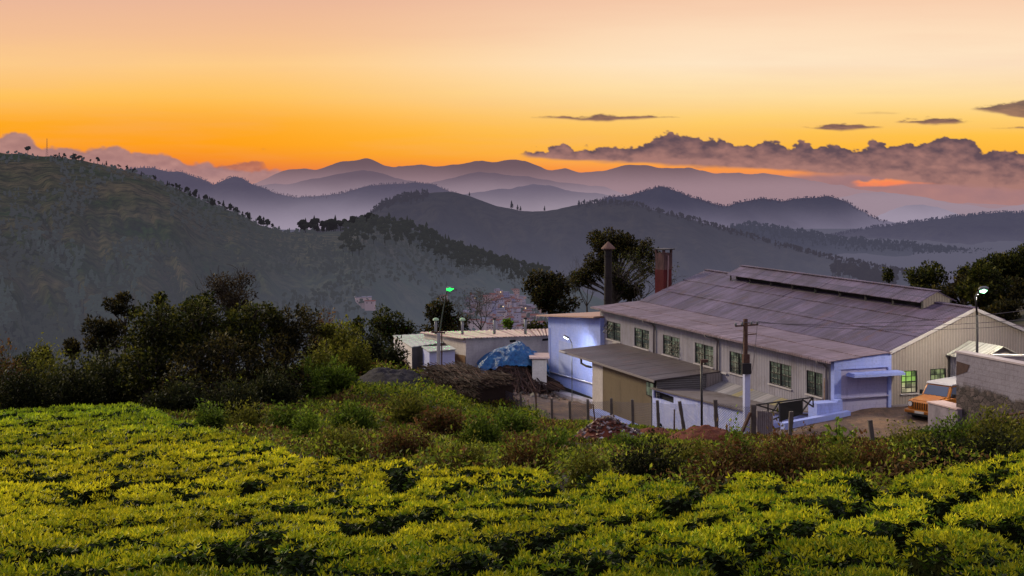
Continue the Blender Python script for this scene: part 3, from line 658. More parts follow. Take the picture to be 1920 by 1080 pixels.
# windows
def make_window(u0, u1, z0, z1, pt, cols, rows, pane, name='window', openings=()):
    mb = MB(); w = .045
    def bar(a, b, w_): mb.beam(pt(*a), pt(*b), w_, w_)
    for z in (z0, z1): bar((u0, z, .045), (u1, z, .045), .07)
    for u in (u0+.03, u1-.03): bar((u, z0, .045), (u, z1, .045), .07)
    um = (u0+u1)/2
    if cols > 3: bar((um, z0, .04), (um, z1, .04), .09)
    for i in range(1, cols): bar((u0+(u1-u0)*i/cols, z0, .05), (u0+(u1-u0)*i/cols, z1, .05), .032)
    for j in range(1, rows): bar((u0, z0+(z1-z0)*j/rows, .05), (u1, z0+(z1-z0)*j/rows, .05), .032 if j != rows//2 else .055)
    for (a, b, c, d) in openings:      # an open tilted casement
        for f in (0, .5, 1):
            bar((a, d-(d-c)*f, .03-.32*f), (b, d-(d-c)*f, .03-.32*f), .035)
        for f in (0, .5, 1):
            u = a+(b-a)*f; bar((u, d, .03), (u, c, -.29), .035)
    o = mb.build(name, M['dark'], fac)
    g = MB(); g.add([pt(u0, z0, .085), pt(u1, z0, .085), pt(u1, z1, .085), pt(u0, z1, .085)], [(0, 1, 2, 3)]); g.build('pane', M[pane], o)
    s = MB(); s.beam(pt(u0-.06, z0-.05, -.03), pt(u1+.06, z0-.05, -.03), .1, .05); s.build('sill', M['white'], o)
    return o
for i, (a, b) in enumerate(win_side):
    op = ()
    if i == 0: op = ((b-.9, b-.05, .9, 1.35), (b-.9, b-.05, 1.2, 1.62))
    if i == 2: op = ((a+.1, a+1.0, .65, 1.0), (a+.1, a+1.0, 1.05, 1.4))
    make_window(a, b, WZ0, WZ1, lambda u, z, i_: F(i_, u, z), 6, 4, 'pane_side', openings=op)
for i, h in enumerate(gw): make_window(h[0], h[1], h[2], h[3], lambda u, z, i_: F(u, i_, z), 3, 4, 'pane_lit' if i == 0 else 'pane_dim')
# gutter, downpipes, sill course
mb = MB(); mb.beam(F(-.5, -.3, ZL0-.10), F(-.5, TE+.4, ZL0-.10), .11, .10); mb.build('gutter', M['roof_low'], fac)
for pxp in (1228.5, 1347.5, 1552):
    t = FT(pxp); zb = .35 if pxp < 1500 else -.2
    mb = MB(); mb.tube([F(-.5, t+.75 if pxp < 1500 else t+.2, ZL0-.14), F(-.42, t+.7 if pxp < 1500 else t+.2, ZL0-.32), F(-.16, t+.12, ZL0-.36), F(-.10, t, ZL0-.48), F(-.10, t, zb)], .06, 8)
    mb.build('downpipe', M['pipe'], fac, True)
mb = MB(); mb.beam(F(-.05, 10.9, .36), F(-.05, 26.5, .36), .12, .07); mb.build('ledge', M['white'], fac)
# rusty board beside the last window
mb = MB(); mb.fbox(-.05, .0, FT(1551), FT(1546), .2, 1.5)
mb.build('rusty_door_panel', mat_rough('rusty_panel', (.16, .07, .04, 1), (.3, .24, .2, 1), 4), fac)
# blue end wall between the side wall and the gable
mb = MB(); mb.add([F(0, 0, -1.0), F(QJ, 0, -1.0), F(QJ, 0, ZL1-.06), F(0, 0, ZL0-.06)], [(0, 1, 2, 3)])
ew = mb.build('blue_end_wall', M['blue_pale'], fac)
mb = MB(); mb.fbox(-.12, .28, -.10, .2, -1, ZL0-.07); mb.fbox(QJ-.12, QJ+.06, -.10, 0, -1, ZL1-.12)
mb.hexa([F(.28, -.10, 2.05), F(QJ-.12, -.10, 2.05), F(QJ-.12, -.003, 2.05), F(.28, -.003, 2.05)], [F(.28, -.10, ZL0-.06), F(QJ-.12, -.10, ZL1-.08), F(QJ-.12, -.003, ZL1-.08), F(.28, -.003, ZL0-.06)])
mb.build('blue_pilaster', M['blue'], ew)
mb = MB(); mb.fbox(.28, QJ-.12, -.14, -.003, .60, .66); mb.build('blue_string_course', M['blue_pale'], ew)
mb = MB(); mb.fbox(.55, QJ+.35, -.85, -.105, 1.72, 1.84); mb.fbox(.60, QJ+.30, -.80, -.2, 1.845, 1.90); mb.build('blue_door_canopy', M['blue'], ew)
mb = MB(); mb.fbox(QJ+.07, QE, -.12, 0, -.6, .12); mb.build('gable_plinth', M['concrete'], fac)
# blue box and ramp at the corner
st = thing('plastered_step', F(-1.2, -.4, 0), 'low blue plastered box and ramp at the foot of the blue end wall', 'step')
mb = MB(); mb.fbox(-1.35, -.2, -.5, .3, -.8, .52); mb.fbox(-.2, .1, -.5, -.15, -.5, .62); mb.build('box', M['blue'], st)
mb = MB(); mb.hexa([F(-3.4, -.9, -1.4), F(.3, -.9, -.6), F(.3, -.52, -.6), F(-3.4, -.52, -1.4)], [F(-3.4, -.9, -.25), F(.3, -.9, .12), F(.3, -.52, .12), F(-3.4, -.52, -.25)]); mb.build('ramp', M['blue'], st)

# porch on the gable
po = thing('gable_porch', F(8, -1.3, 0), 'small porch with a pale lit tin roof on the factory gable behind the stone wall', 'porch')
qa, qb, qr = 6.54, 9.42, 7.98
mb = MB()
for a, s in ((qa, 1), (qb, -1)):
    mb.slab(*(([F(a, -2.66, 2.50), F(a, -.02, 2.50), F(qr, -.02, 3.17), F(qr, -2.66, 3.17)])[::s]), .04)
mb.build('roof', M['tin_white'], po)
mb = MB(); mb.add([F(qa+.15, -2.5, 2.5), F(qb-.15, -2.5, 2.5), F(qr, -2.5, 3.10)], [(0, 1, 2)]); mb.build('gable_panel', M['horiz_corr'], po)
for q, t in ((qa+.12, -2.5), (qa+.12, -.15), (qb-.12, -2.5), (qa+.12, -1.3)):
    mb = MB(); mb.beam(F(q, t, -.3), F(q, t, 2.5), .09, .09); mb.build('post', M['dark'], po)
mb = MB(); mb.add([F(qa+.14, -1.25, .1), F(qa+.14, -.2, .1), F(qa+.14, -.2, 2.48), F(qa+.14, -1.25, 2.48)], [(0, 1, 2, 3)]); mb.build('side_panel', M['wall_corr'], po)

# ================================================================== brown annex
an = thing('annex_building', F(-2, 16, -2.8), 'brown corrugated annex with flat brown roof below the factory windows', 'annex')
ta, tb = 11.55, 25.6
mb = MB()
for k in range(20):
    a, b = ta+(tb-ta)*k/20, ta+(tb-ta)*(k+1)/20-.004; e = R.uniform(-.008, .008)
    mb.slab(F(-4.25, a, .14+e), F(-.06, a, .42+e), F(-.06, b, .42+e), F(-4.25, b, .14+e), .05)
rf = mb.build('roof', M['roof_brown'], an)
mb = MB(); mb.beam(F(-4.28, ta, .06), F(-4.28, tb, .06), .06, .12); mb.build('fascia', M['pipe'], rf)
WT = FT(1111, -3.9); WT0 = FT(1222, -3.9)
mb = MB(); zt = .10
mb.add([F(-3.9, WT0, -4), F(-3.9, WT-1.6, -4), F(-3.9, WT-1.6, zt), F(-3.9, WT0, zt)], [(0, 1, 2, 3)]); mb.build('brown_wall', M['brown_corr'], an)
mb = MB(); mb.add([F(-3.91, WT-1.6, -4), F(-3.91, WT, -4), F(-3.91, WT, zt), F(-3.91, WT-1.6, zt)], [(0, 1, 2, 3)])
mb.add([F(-3.91, WT, -4), F(0, WT, -4), F(0, WT, .3), F(-3.91, WT, zt)], [(0, 1, 2, 3)]); mb.build('white_wall_panel', M['cream'], an)
mb = MB(); mb.hexa([F(-4.0, ta+.25, -.9), F(-1.0, ta+.05, -.9), F(-1.0, ta+.12, -.9), F(-4.0, ta+.32, -.9)], [F(-4.0, ta+.25, .1), F(-1.0, ta+.05, .32), F(-1.0, ta+.12, .32), F(-4.0, ta+.32, .1)]); mb.build('end_panel', M['horiz_corr'], an)
mb = MB(); mb.add([F(-1.0, ta, -1.2), F(-.02, ta, -1.2), F(-.02, ta, .36), F(-1.0, ta, .30)], [(0, 1, 2, 3)]); mb.build('end_wall', M['gable_corr'], an)
mb = MB(); mb.fbox(-3.93, -3.2, 12.0, WT0+.02, -2.8, .05); mb.build('doorway', M['black'], an)
mb = MB(); mb.fbox(-3.99, -3.94, 12.15, 13.2, -.95, -.15); 
o = mb.build('side_window', M['dark'], an); g = MB(); g.fbox(-4.0, -3.995, 12.25, 12.62, -.9, -.2); g.fbox(-4.0, -3.995, 12.7, 13.1, -.9, -.2); g.build('pane', M['pane_side'], o)
mb = MB(); mb.tube([F(-4.2, WT+1.1, .02), F(-4.2, WT+1.1, -.3), F(-4.05, WT+.6, -.42), F(-3.95, WT+.1, -.42)], .07, 8); mb.build('downpipe', M['dark'], an, True)
mb = MB(); mb.fbox(-5.2, -4.6, 12.5, 18.5, -4, -2.55); mb.build('blue_plinth', M['blue'], an)

# ================================================================== low blue shed
bs = thing('low_blue_shed', F(-2, 6, -1.5), 'low shed with peeling blue wall and grey slab roof behind the chain link fence', 'shed')
tL, tR = 12.25, FT(1405, -4.05)
def bz(t): return -.42+(tL-t)/(tL-tR)*.42
mb = MB(); W0, W1 = FT(1263, -4.05), FT(1225, -4.05)
wall_with_holes(mb, tR, tL, -3.4, bz, [(W0, W1, -.95, -.52)], lambda u, z, i: F(-4.05+i, u, z), .3)
mb.add([F(-4.05, tR, -2.5), F(0, tR, -2.5), F(0, tR, -.3), F(-4.05, tR, bz(tR))], [(0, 1, 2, 3)])
mb.add([F(-4.05, tL, -3.4), F(-4.05, tL, bz(tL)), F(-1, tL, -.6), F(-1, tL, -3.4)], [(0, 1, 2, 3)]); mb.build('wall', M['blue_rough'], bs)
mb = MB(); mb.slab(F(-4.2, tR-.1, bz(tR)+.05), F(-.1, tR-.1, -.35), F(-.1, tL, -.62), F(-4.2, tL, bz(tL)+.04), .08); mb.build('roof', M['slab'], bs)
mb = MB(); mb.fbox(-3.8, -3.75, W0-.2, W1+.2, -1.1, -.45); mb.build('opening', M['black'], bs)
aw = thing('corrugated_awning', F(-.5, 8, -.3), 'low awning of grey and yellowish corrugated sheets along the factory side wall', 'awning')
cm = [mat_plain('awning_sheet_grey', (.20, .19, .20, 1), .6), mat_plain('awning_sheet_yellow', (.26, .22, .11, 1), .6), mat_plain('awning_sheet_pale', (.30, .28, .29, 1), .6)]
mb = MB(); a0, a1 = 3.6, 11.4
for k in range(11):
    x0, x1 = a0+(a1-a0)*k/11, a0+(a1-a0)*(k+1)/11
    for j in range(4): mb.slab(F(-1.25, x0+(x1-x0)*j/4, -.50+.02*(j % 2)), F(-.03, x0+(x1-x0)*j/4, -.10+.02*(j % 2)), F(-.03, x0+(x1-x0)*(j+1)/4, -.10+.02*((j+1) % 2)), F(-1.25, x0+(x1-x0)*(j+1)/4, -.50+.02*((j+1) % 2)), .02, (0, 1, 0, 2, 0, 0, 1, 0, 2, 0, 0)[k])
mb.build('sheet', cm, aw)
for k in range(5):
    mb = MB(); mb.beam(F(-1.15, a0+.3+k*1.8, -1.6), F(-1.15, a0+.3+k*1.8, -.53), .05, .05); mb.build('post', M['dark'], aw)

# ================================================================== tall blue building
bt = thing('tall_blue_building', F(1, 33, -4), 'tall plain blue building with thin pinkish roof beside the chimneys', 'building')
t1, t0 = FT(1028, -.3), FT(1125.5, -.3)
mb = MB(); ZA, ZB = 1.82, 1.0
def tz(t): return ZA+(t-t0)/(t1-t0)*(ZB-ZA)
mb.add([F(-.3, t0, -4.6), F(-.3, t1, -4.6), F(-.3, t1, ZB), F(-.3, t0, tz(t0))], [(0, 1, 2, 3)])
mb.add([F(-.3, t0, -4.6), F(0, t0, -4.6), F(0, t0, ZA), F(-.3, t0, ZA)], [(0, 1, 2, 3)])
mb.add([F(-.3, t1, -4.6), F(6, t1, -4.6), F(6, t1, ZB), F(-.3, t1, ZB)], [(0, 1, 2, 3)])
mb.add([F(6, t0, -4.6), F(6, t0, ZA), F(6, t1, ZB), F(6, t1, -4.6)], [(0, 1, 2, 3)])
mb.build('wall', M['blue'], bt)
mb = MB(); mb.slab(F(-.8, t0+.03, tz(t0)+.12), F(6.2, t0+.03, tz(t0)+.2), F(6.2, t1+1.2, tz(t1+1.2)+.2), F(-.8, t1+1.2, tz(t1+1.2)+.12), .1)
mb.build('roof', mat_rough('pinkish_roof_edge', (.5, .33, .27, 1), (.42, .26, .2, 1), 3), bt)  # even pinkish roof tone
mb = MB(); mb.fbox(-.42, -.303, t0, t1+.05, -4.6, -3.75); mb.build('black_base', M['black'], bt)
mb = MB(); mb.hexa([F(-1.3, 18, -4), F(-.43, 18, -4), F(-.43, t1, -4.9), F(-1.3, t1+.2, -4.9)], [F(-1.3, 18, -3.5), F(-.43, 18, -3.5), F(-.43, t1, -4.1), F(-1.3, t1+.2, -4.1)]); mb.build('concrete_apron', M['concrete'], bt)
mb = MB(); mb.tube([F(-.36, t0, -2.75), F(-.36, t1-.1, -3.05), F(-.40, t1-.05, -3.2), F(-.45, t1-.05, -4.1)], .05, 6); mb.tube([F(-.36, t1-.3, -3.05), F(-.36, t1-.3, .2)], .035, 6); mb.build('wall_pipe', mat_plain('pale_pipe', (.5, .52, .62, 1)), bt)
mb = MB(); mb.fbox(-.318, -.303, FT(1072, -.3), FT(1048, -.3), -2.9, -.5); mb.build('patched_plaster', mat_limewash('patched_plaster', (.30, .35, .62, 1), (.36, .4, .64, 1), (.25, .28, .48, 1)), bt)

# ================================================================== sheds on the left
ls = thing('long_flat_shed', P(930, 680, 113), 'long low cream shed with ribbed pinkish tin roof behind the blue tarpaulin', 'shed')
A = P(850, 636.5, 112); 
# roof corners: back-left, front-corner, right ends
rz = .0
def at(px_, py_, d): return P(px_, py_, d)
fl = at(868, 634.5, 104); fr = at(1031, 629, 109); bl = at(788, 623, 114); br = at(1031, 616.5, 119)
mb = MB(); n = 64
for k in range(n):
    a, b = k/n, (k+1)/n; h = .045*(k % 2); h2 = .045*((k+1) % 2)
    A0 = fl+(fr-fl)*a+[0, 0, h]; A1 = fl+(fr-fl)*b+[0, 0, h2]; B0 = bl+(br-bl)*a+[0, 0, h]; B1 = bl+(br-bl)*b+[0, 0, h2]
    mb.slab(A0, A1, B1, B0, .06, (1 if k % 4 == 1 else 2 if k % 7 == 3 else 0))
M['tin_pink'] = mat_rough('pinkish_tin', (.60, .46, .42, 1), (.52, .36, .32, 1), 1.5, .6, c3=(.34, .2, .16, 1), sc=(2, .4, 1))
lr = mb.build('roof', [M['tin_pink'], mat_rough('dark_rib', (.20, .10, .08, 1), (.28, .16, .13, 1), 2), mat_rough('dull_rib', (.38, .27, .26, 1), (.3, .2, .2, 1), 2)], ls)  # some ribs in darker and duller tones, as stripes
def dn(p, z): return np.array([p[0], p[1], z])
ins = lambda p, q, f: p+(q-p)*f
cfl = ins(fl, br, .03)-[0, 0, .08]; cfr = ins(fr, bl, .0)-[0, .3, .08]+[0, .8, 0]; cbl = ins(bl, fr, .03)-[0, 0, .08]; cbr = br-[0, .4, .1]
mb = MB(); mb.add([dn(cfl, -4.5), dn(cfr, -4.5), cfr, cfl], [(0, 1, 2, 3)]); mb.add([dn(cbl, -4.5), dn(cfl, -4.5), cfl, cbl], [(0, 1, 2, 3)]); mb.add([dn(cfr, -4.5), dn(cbr, -4.5), cbr, cfr], [(0, 1, 2, 3)])
mb.build('wall', M['cream'], ls)
for pxv in (957, 1022):
    mb = MB(); c = cfl+(cfr-cfl)*((pxv-868)/163.0); mb.box(c-[0, .02, .28], (.55, .06, .16), math.atan2(*(cfr-cfl)[1::-1]))
    mb.build('wall_vent', M['black'], ls)
c = cfl+[0, 0, -2.0]; mb = MB(); mb.add([dn(cfl-[.05, .03, 0], -3.3), dn(ins(cfl, cbl, .3)-[.05, .03, 0], -3.3), ins(cfl, cbl, .3)-[.05, .03, 1.2], cfl-[.05, .03, 1.2]], [(0, 1, 2, 3)])
mb.build('brown_door', mat_rough('brown_door_wood', (.16, .08, .035, 1), (.22, .12, .06, 1), 3), ls)
M['vent'] = mat_plain('vent_pipe_metal', (.22, .23, .24, 1), .5)
for pxv, pyb, pyt, capped in ((817, 624, 598.5, 1), (867, 631, 598.5, 1), (927, 628, 598, 0), (985, 627, 597, 0)):
    d = 110; b = P(pxv, pyb, d); h = (pyb-pyt)/F0*d
    mb = MB(); mb.tube([b-[0, 0, .1], b+[0, 0, h]], .11, 10); v = mb.build('roof_pipe', M['vent'], ls, True)
    mb = MB()
    if capped: mb.tube([b+[0, 0, h-.08], b+[0, 0, h+.06], b+[0, 0, h+.12]], [.26, .2, .02], 10)
    else: mb.tube([b+[0, 0, h-.05], b+[0, 0, h+.08]], [.13, .13], 10)
    mb.build('pipe_cap', M['dark'] if not capped else mat_plain('pale_green_cap', (.35, .5, .3, 1)), v)  # capped pipes get a greenish cap colour
# white block shed with pale roof
ws = thing('white_block_shed', P(790, 680, 110), 'whitewashed block shed with row of small windows and pale grey tin roof', 'shed')
a = at(736, 629, 118); b = at(823, 624.5, 121); c = at(831, 642.5, 107); d_ = at(771.5, 650.5, 103)
mb = MB(); n = 12
for k in range(n):
    f0, f1 = k/n, (k+1)/n; h0, h1 = .03*(k % 2), .03*((k+1) % 2)
    mb.slab(d_+(c-d_)*f0+[0, 0, h0], d_+(c-d_)*f1+[0, 0, h1], a+(b-a)*f1+[0, 0, h1], a+(b-a)*f0+[0, 0, h0], .05)
mb.build('roof', M['tin_grey'], ws)
a2, b2, c2, d2 = [ins(p, (a+b+c+d_)/4, .04)-[0, 0, .07] for p in (a, b, c, d_)]
M['wwash'] = mat_limewash('whitewashed_blocks', (.62, .58, .6, 1), (.52, .48, .5, 1), (.32, .28, .3, 1))
mb = MB(); mb.add([dn(a2, -5), dn(d2, -5), d2, a2], [(0, 1, 2, 3)]); mb.add([dn(b2, -5), dn(c2, -5), c2, b2], [(0, 1, 2, 3)]); mb.build('wall', M['wwash'], ws)
mb = MB(); mb.add([dn(d2, -5), dn(c2, -5), c2, d2], [(0, 1, 2, 3)]); mb.build('end_wall', mat_rough('grey_end_wall', (.10, .095, .09, 1), (.13, .12, .12, 1), 2), ws)
for k in range(4):
    f = .12+k*.22; p = a2+(d2-a2)*f; u = (d2-a2)/np.linalg.norm(d2-a2); u[2] = 0; nrm = np.array([u[1], -u[0], 0]); nrm = nrm if nrm[0] < 0 else -nrm
    q = p+nrm*.02; z1 = p[2]-.35; w = .32
    mb = MB(); mb.add([dn(q-u*w, z1-.55), dn(q+u*w, z1-.55), dn(q+u*w, z1), dn(q-u*w, z1)], [(0, 1, 2, 3)]); mb.build('window', M['black'], ws)
# small blue hut
hb = thing('blue_hut', P(820, 690, 101), 'small pale blue hut with green lit tin roof in front of the white block shed', 'hut')
a = at(790, 649.5, 104); b = at(845, 648, 104.5); c = at(855.5, 654.5, 99); d_ = at(803.5, 659, 98.5)
mb = MB(); mb.slab(d_, c, b, a, .05); mb.build('roof', M['tin_grey'], hb)
a2, b2, c2, d2 = [ins(p, (a+b+c+d_)/4, .08)-[0, 0, .06] for p in (a, b, c, d_)]
mb = MB(); mb.add([dn(d2, -4), dn(c2, -4), c2, d2], [(0, 1, 2, 3)]); mb.add([dn(a2, -4), dn(d2, -4), d2, a2], [(0, 1, 2, 3)]); mb.add([dn(c2, -4), dn(b2, -4), b2, c2], [(0, 1, 2, 3)]); mb.build('wall', mat_limewash('pale_blue_hut_wall', (.42, .45, .72, 1), (.46, .48, .72, 1), (.3, .3, .45, 1)), hb)
# small white hut beside the tall blue building
hw = thing('small_store_box', P(1012, 705, 102), 'small off white store box with thin flat roof between woodpile and blue building', 'store')
a = at(998, 670, 101.5); b = at(1025, 671, 101.5)
mb = MB(); mb.hexa([dn(a, -4.6), dn(b, -4.6), dn(b+[0, 2, 0], -4.6), dn(a+[0, 2, 0], -4.6)], [a-[0, 0, .1], b-[0, 0, .1], b+[0, 2, -.1], a+[0, 2, -.1]]); mb.build('wall', M['cream'], hw)
mb = MB(); mb.box((a+b)/2+[0, 1, 0], (1.45, 2.6, .1)); mb.build('roof', M['tin_pink'], hw)

# ================================================================== chimneys
rc = thing('round_chimney', P(1140, 590, 104), 'tall round black chimney pipe with conical rusty cap', 'chimney')
D1 = 104; b = P(1139.5, 640, D1); tpp = P(1140.5, 467, D1)
mb = MB(); mb.tube([b, b+(tpp-b)*.35, b+(tpp-b)*.7, tpp], [.34, .30, .28, .28], 16)
for f in (.2, .45, .7, .93): p = b+(tpp-b)*f; mb.tube([p-[0, 0, .05], p+[0, 0, .05]], .32, 16)
mb.build('pipe', mat_rough('sooty_pipe', (.012, .011, .012, 1), (.03, .024, .024, 1), 2, sc=(1, 1, .3)), rc)
mb = MB(); mb.tube([tpp+[0, 0, .02], tpp+[0, 0, .1], tpp+[0, 0, .55]], [.52, .5, .03], 16); mb.tube([tpp-[0, 0, .1], tpp+[0, 0, .05]], .26, 12)
mb.build('cap', mat_rough('rusty_cap', (.13, .07, .055, 1), (.2, .12, .09, 1), 4), rc)
sc_ = thing('square_chimney', P(1243, 560, 101), 'square dark red chimney with flat cap and open slots rising behind the roof', 'chimney')
D2 = 101; w = 22.5/F0*D2; c0 = P(1243, 600, D2); ct = P(1245, 468, D2); cy = np.array([0, 0, 1])
red = mat_rough('dark_red_chimney_sheet', (.11, .014, .016, 1), (.07, .010, .012, 1), 2, c3=(.10, .06, .06, 1), sc=(1, 1, .4))
blk = mat_rough('blackened_red_sheet', (.05, .028, .028, 1), (.16, .08, .075, 1), 3, sc=(1, 1, .3))
mid = c0+(ct-c0)*.72
mb = MB(); mb.box((c0+mid)/2, (w*.98, w*.98, (mid-c0)[2]), TH+.35); mb.build('lower_shaft', red, sc_)
mb = MB(); hh = (ct-mid)[2]; mb.box(mid+[0, 0, hh*.42], (w, w, hh*.84), TH+.35)
for i in (-1, 1):
    for j in (-1, 1):
        o_ = np.array(Matrix.Rotation(TH+.35, 3, 'Z')@Vector((i*w*.43, j*w*.43, 0))); mb.box(mid+o_+[0, 0, hh*.92], (.14, .14, hh*.17), TH+.35)
mb.build('upper_shaft', blk, sc_)
mb = MB(); mb.box(ct+[0, 0, .04], (w*1.28, w*1.28, .07), TH+.35); mb.build('cap', M['dark'], sc_)
mb = MB(); ed = np.array(Matrix.Rotation(TH+.35, 3, 'Z')@Vector((-w*.02, -w*.5, 0))); mb.tube([c0+ed-[0, .02, 0], ct+ed-[0, .02, .4]], .045, 6); mb.build('corner_pipe', mat_plain('pale_chimney_pipe', (.3, .2, .2, 1)), sc_)
# ================================================================== lamps and poles
def lightmat(name, c, s):
    m, nb, out = newmat(name); e = nb.node('ShaderNodeEmission'); e.inputs[0].default_value = c; e.inputs[1].default_value = s
    nb.l.new(e.outputs[0], out.inputs[0]); return m
def lamp(name, loc, col, power, radius=.12, spot=None):
    l = bpy.data.lights.new(name, 'SPOT' if spot else 'POINT'); l.color = col; l.energy = power; l.shadow_soft_size = radius
    o = bpy.data.objects.new(name, l); COL.objects.link(o); o.location = Vector(loc)
    if spot: l.spot_size = math.radians(spot[0]); l.spot_blend = 1.0; o.rotation_euler = Vector(spot[1]).to_track_quat('-Z', 'Y').to_euler()
    return o
M['steel'] = mat_plain('grey_lamp_post', (.16, .17, .17, 1), .5)
M['whitelamp'] = lightmat('white_lamp_glow', (.38, 1, .52, 1), 6); M['greenlamp'] = lightmat('green_lamp_glow', (.02, .9, .10, 1), 3)
D = 67; b = P(1832, 800, D); b[2] = -.2; t = P(1832, 590, D); t2 = P(1829, 556, D); hd = P(1841.5, 544, D)
lp = thing('street_lamp', b, 'tall street lamp with bright white lit head behind the stone wall', 'street lamp', rot=0)
mb = MB(); mb.tube([b, t], [.075, .06], 10); mb.build('pole', M['dark'], lp, True)
mb = MB(); mb.tube([t, t2, t2+(hd-t2)*.45+[0, 0, .08], hd+[0, 0, .05]], [.05, .045, .04, .04], 8); mb.build('arm', M['dark'], lp, True)
mb = MB(); mb.tube([hd-[.16, 0, -.02], hd-[.06, 0, -.06], hd+[.18, 0, .09], hd+[.3, 0, .1]], [.05, .11, .11, .04], 10); mb.build('lamp_head', M['steel'], lp, True)
mb = MB(); mb.tube([hd-[.12, .04, .06], hd+[.05, -.06, -.04], hd+[.22, .04, .0]], [.05, .11, .05], 10); mb.build('lamp_glass', M['whitelamp'], lp, True)
lamp('street_lamp_light', hd+[.1, .75, -.35], (1, .88, .66), 1250, .15)
D = 114; b = P(822, 640, D); t = P(837, 548, D); hd = P(842, 541.5, D)
gl_ = thing('street_lamp', b, 'thin street lamp with bright green lit head behind the long flat shed', 'street lamp', rot=0)
mb = MB(); mb.tube([b-[0, 0, 2], b, P(829, 592, D), t, hd+[-.1, 0, .05]], [.06, .06, .05, .045, .04], 8); mb.build('pole', mat_plain('dark_green_post', (.03, .05, .04, 1)), gl_, True)
mb = MB(); mb.tube([hd-[.22, 0, 0], hd-[.1, 0, -.05], hd+[.25, 0, .08], hd+[.4, 0, .1]], [.04, .13, .12, .03], 10); mb.build('lamp_head', M['steel'], gl_, True)
mb = MB(); mb.tube([hd-[.2, .05, .04], hd+[.05, -.10, -.05], hd+[.35, .05, .03]], [.07, .15, .06], 10); mb.build('lamp_glass', M['greenlamp'], gl_, True)
lamp('green_lamp_light', hd+[0, .7, -.3], (.02, 1, .12), 200, .12)
q0 = -2.0; tl = FT(1072.5, q0)
b = F(q0, tl, -3.9); t = F(q0, tl, CAMZ-(646-HY)/F0*F(q0, tl, 0)[1]); dl = F(q0, tl, 0)[1]
hd = P(1062.5, 632.5, dl)
wl = thing('yard_lamp', b, 'slim yard lamp lighting up the wall of the tall blue building', 'lamp', rot=0)
mb = MB(); mb.tube([b, t], .03, 8); mb.build('pole', M['steel'], wl, True)
mb = MB(); mb.tube([t-[0, 0, .1], t+[0, 0, .1], hd+[.15, 0, -.05]], .025, 8); mb.tube([hd-[.2, 0, -.12], hd+[.15, 0, -.05]], [.07, .08], 8); mb.build('lamp_head', M['steel'], wl, True)
mb = MB(); mb.tube([hd-[.18, .02, -.05], hd+[.1, .02, -.13]], .05, 8); mb.build('lamp_glass', lightmat('cool_white_glow', (.75, .85, 1, 1), 10), wl, True)
lamp('yard_lamp_light', hd+[0.1, .3, -.2], (.80, .88, 1), 520, .25, (165, (.25, .7, -1)))
fl_ = thing('canopy_light', F(-4.3, 24.9, .02), 'small white light at the outer corner of the brown annex roof', 'light')
mb = MB(); mb.fbox(-4.42, -4.3, 24.4, 25.4, .06, .14); mb.build('lamp_case', M['white'], fl_)
lamp('yard_warm_light', F(-3.6, 23.4, -.35), (1, .78, .35), 110, .1)

# utility pole in front of the low blue shed
D = 67.0
b = P(1401, 812, D); b[2] -= .3; t = P(1397, 598, D); mid = P(1398.5, 682, D)
up = thing('utility_pole', b, 'tall utility pole, rusty brown above and pale blue below, with short crossarm', 'utility pole', rot=0)
mb = MB(); mb.box((b+mid)/2, (.27, .27, (mid-b)[2]), .2); mb.build('painted_base', mat_limewash('pale_blue_pole_paint', (.42, .45, .68, 1), (.48, .5, .68, 1), (.3, .28, .36, 1), coursing=False), up)
mb = MB(); mb.box((mid+t)/2, (.17, .15, (t-mid)[2]), .2); mb.box(mid+[0, 0, .1], (.3, .24, .7), .2)
M['rust'] = mat_rough('rusty_pole_steel', (.07, .035, .026, 1), (.13, .07, .05, 1), 5); mb.build('upper_pole', M['rust'], up)
mb = MB(); ca = t+[-.48, -.1, -.33]; cb = t+[.62, .1, -.28]; mb.beam(ca, cb, .07, .07); mb.beam(t+[0, -.1, -.75], t+[.55, .1, -.72], .05, .05); mb.build('crossarm', M['rust'], up)
ins_ = []
for f in (.02, .3, .72, .98):
    p = ca+(cb-ca)*f; ins_.append(p+[0, 0, .16]); mb = MB(); mb.tube([p, p+[0, 0, .05], p+[0, 0, .12], p+[0, 0, .17]], [.03, .06, .06, .02], 8); mb.build('insulator', M['steel'], up, True)
mb = MB(); mb.box(P(1398, 690, D)-[0, .22, 0], (.42, .2, .5), .1); mb.build('junction_box', M['dark'], up)
wm = mat_plain('overhead_wire', (.03, .03, .03, 1))
wl2 = mat_plain('worn_wire', (.12, .10, .11, 1))
def wire(name, a, b, sag, r=.012, mat=None, label=None, group=None, n=24):
    a = np.array(a, float); b = np.array(b, float)
    mb = MB(); mb.tube([a+(b-a)*i/n-[0, 0, sag*4*(i/n)*(1-i/n)] for i in range(n+1)], r, 5)
    o = mb.build(name, mat or wm); return tag(o, label, 'wire', group)
for i, e in enumerate((P(2150, 545, 60), P(2150, 572, 60), P(2150, 580, 60))):
    wire('overhead_wire', ins_[i+1], e, (.55, .5, .62)[i], .012, wl2, 'thin overhead wire running from the utility pole across the factory roof', 'overhead wires from the utility pole')
wire('hanging_cable', ins_[3], P(1408, 700, D-.3), .5, .012, wl2, 'loose pale cable dangling beside the utility pole')
wire('stay_wire', t+[-.06, -.1, -.4], P(1388, 690, D-.2), .05, .012, wm, 'dark cable hanging down on the left of the utility pole')
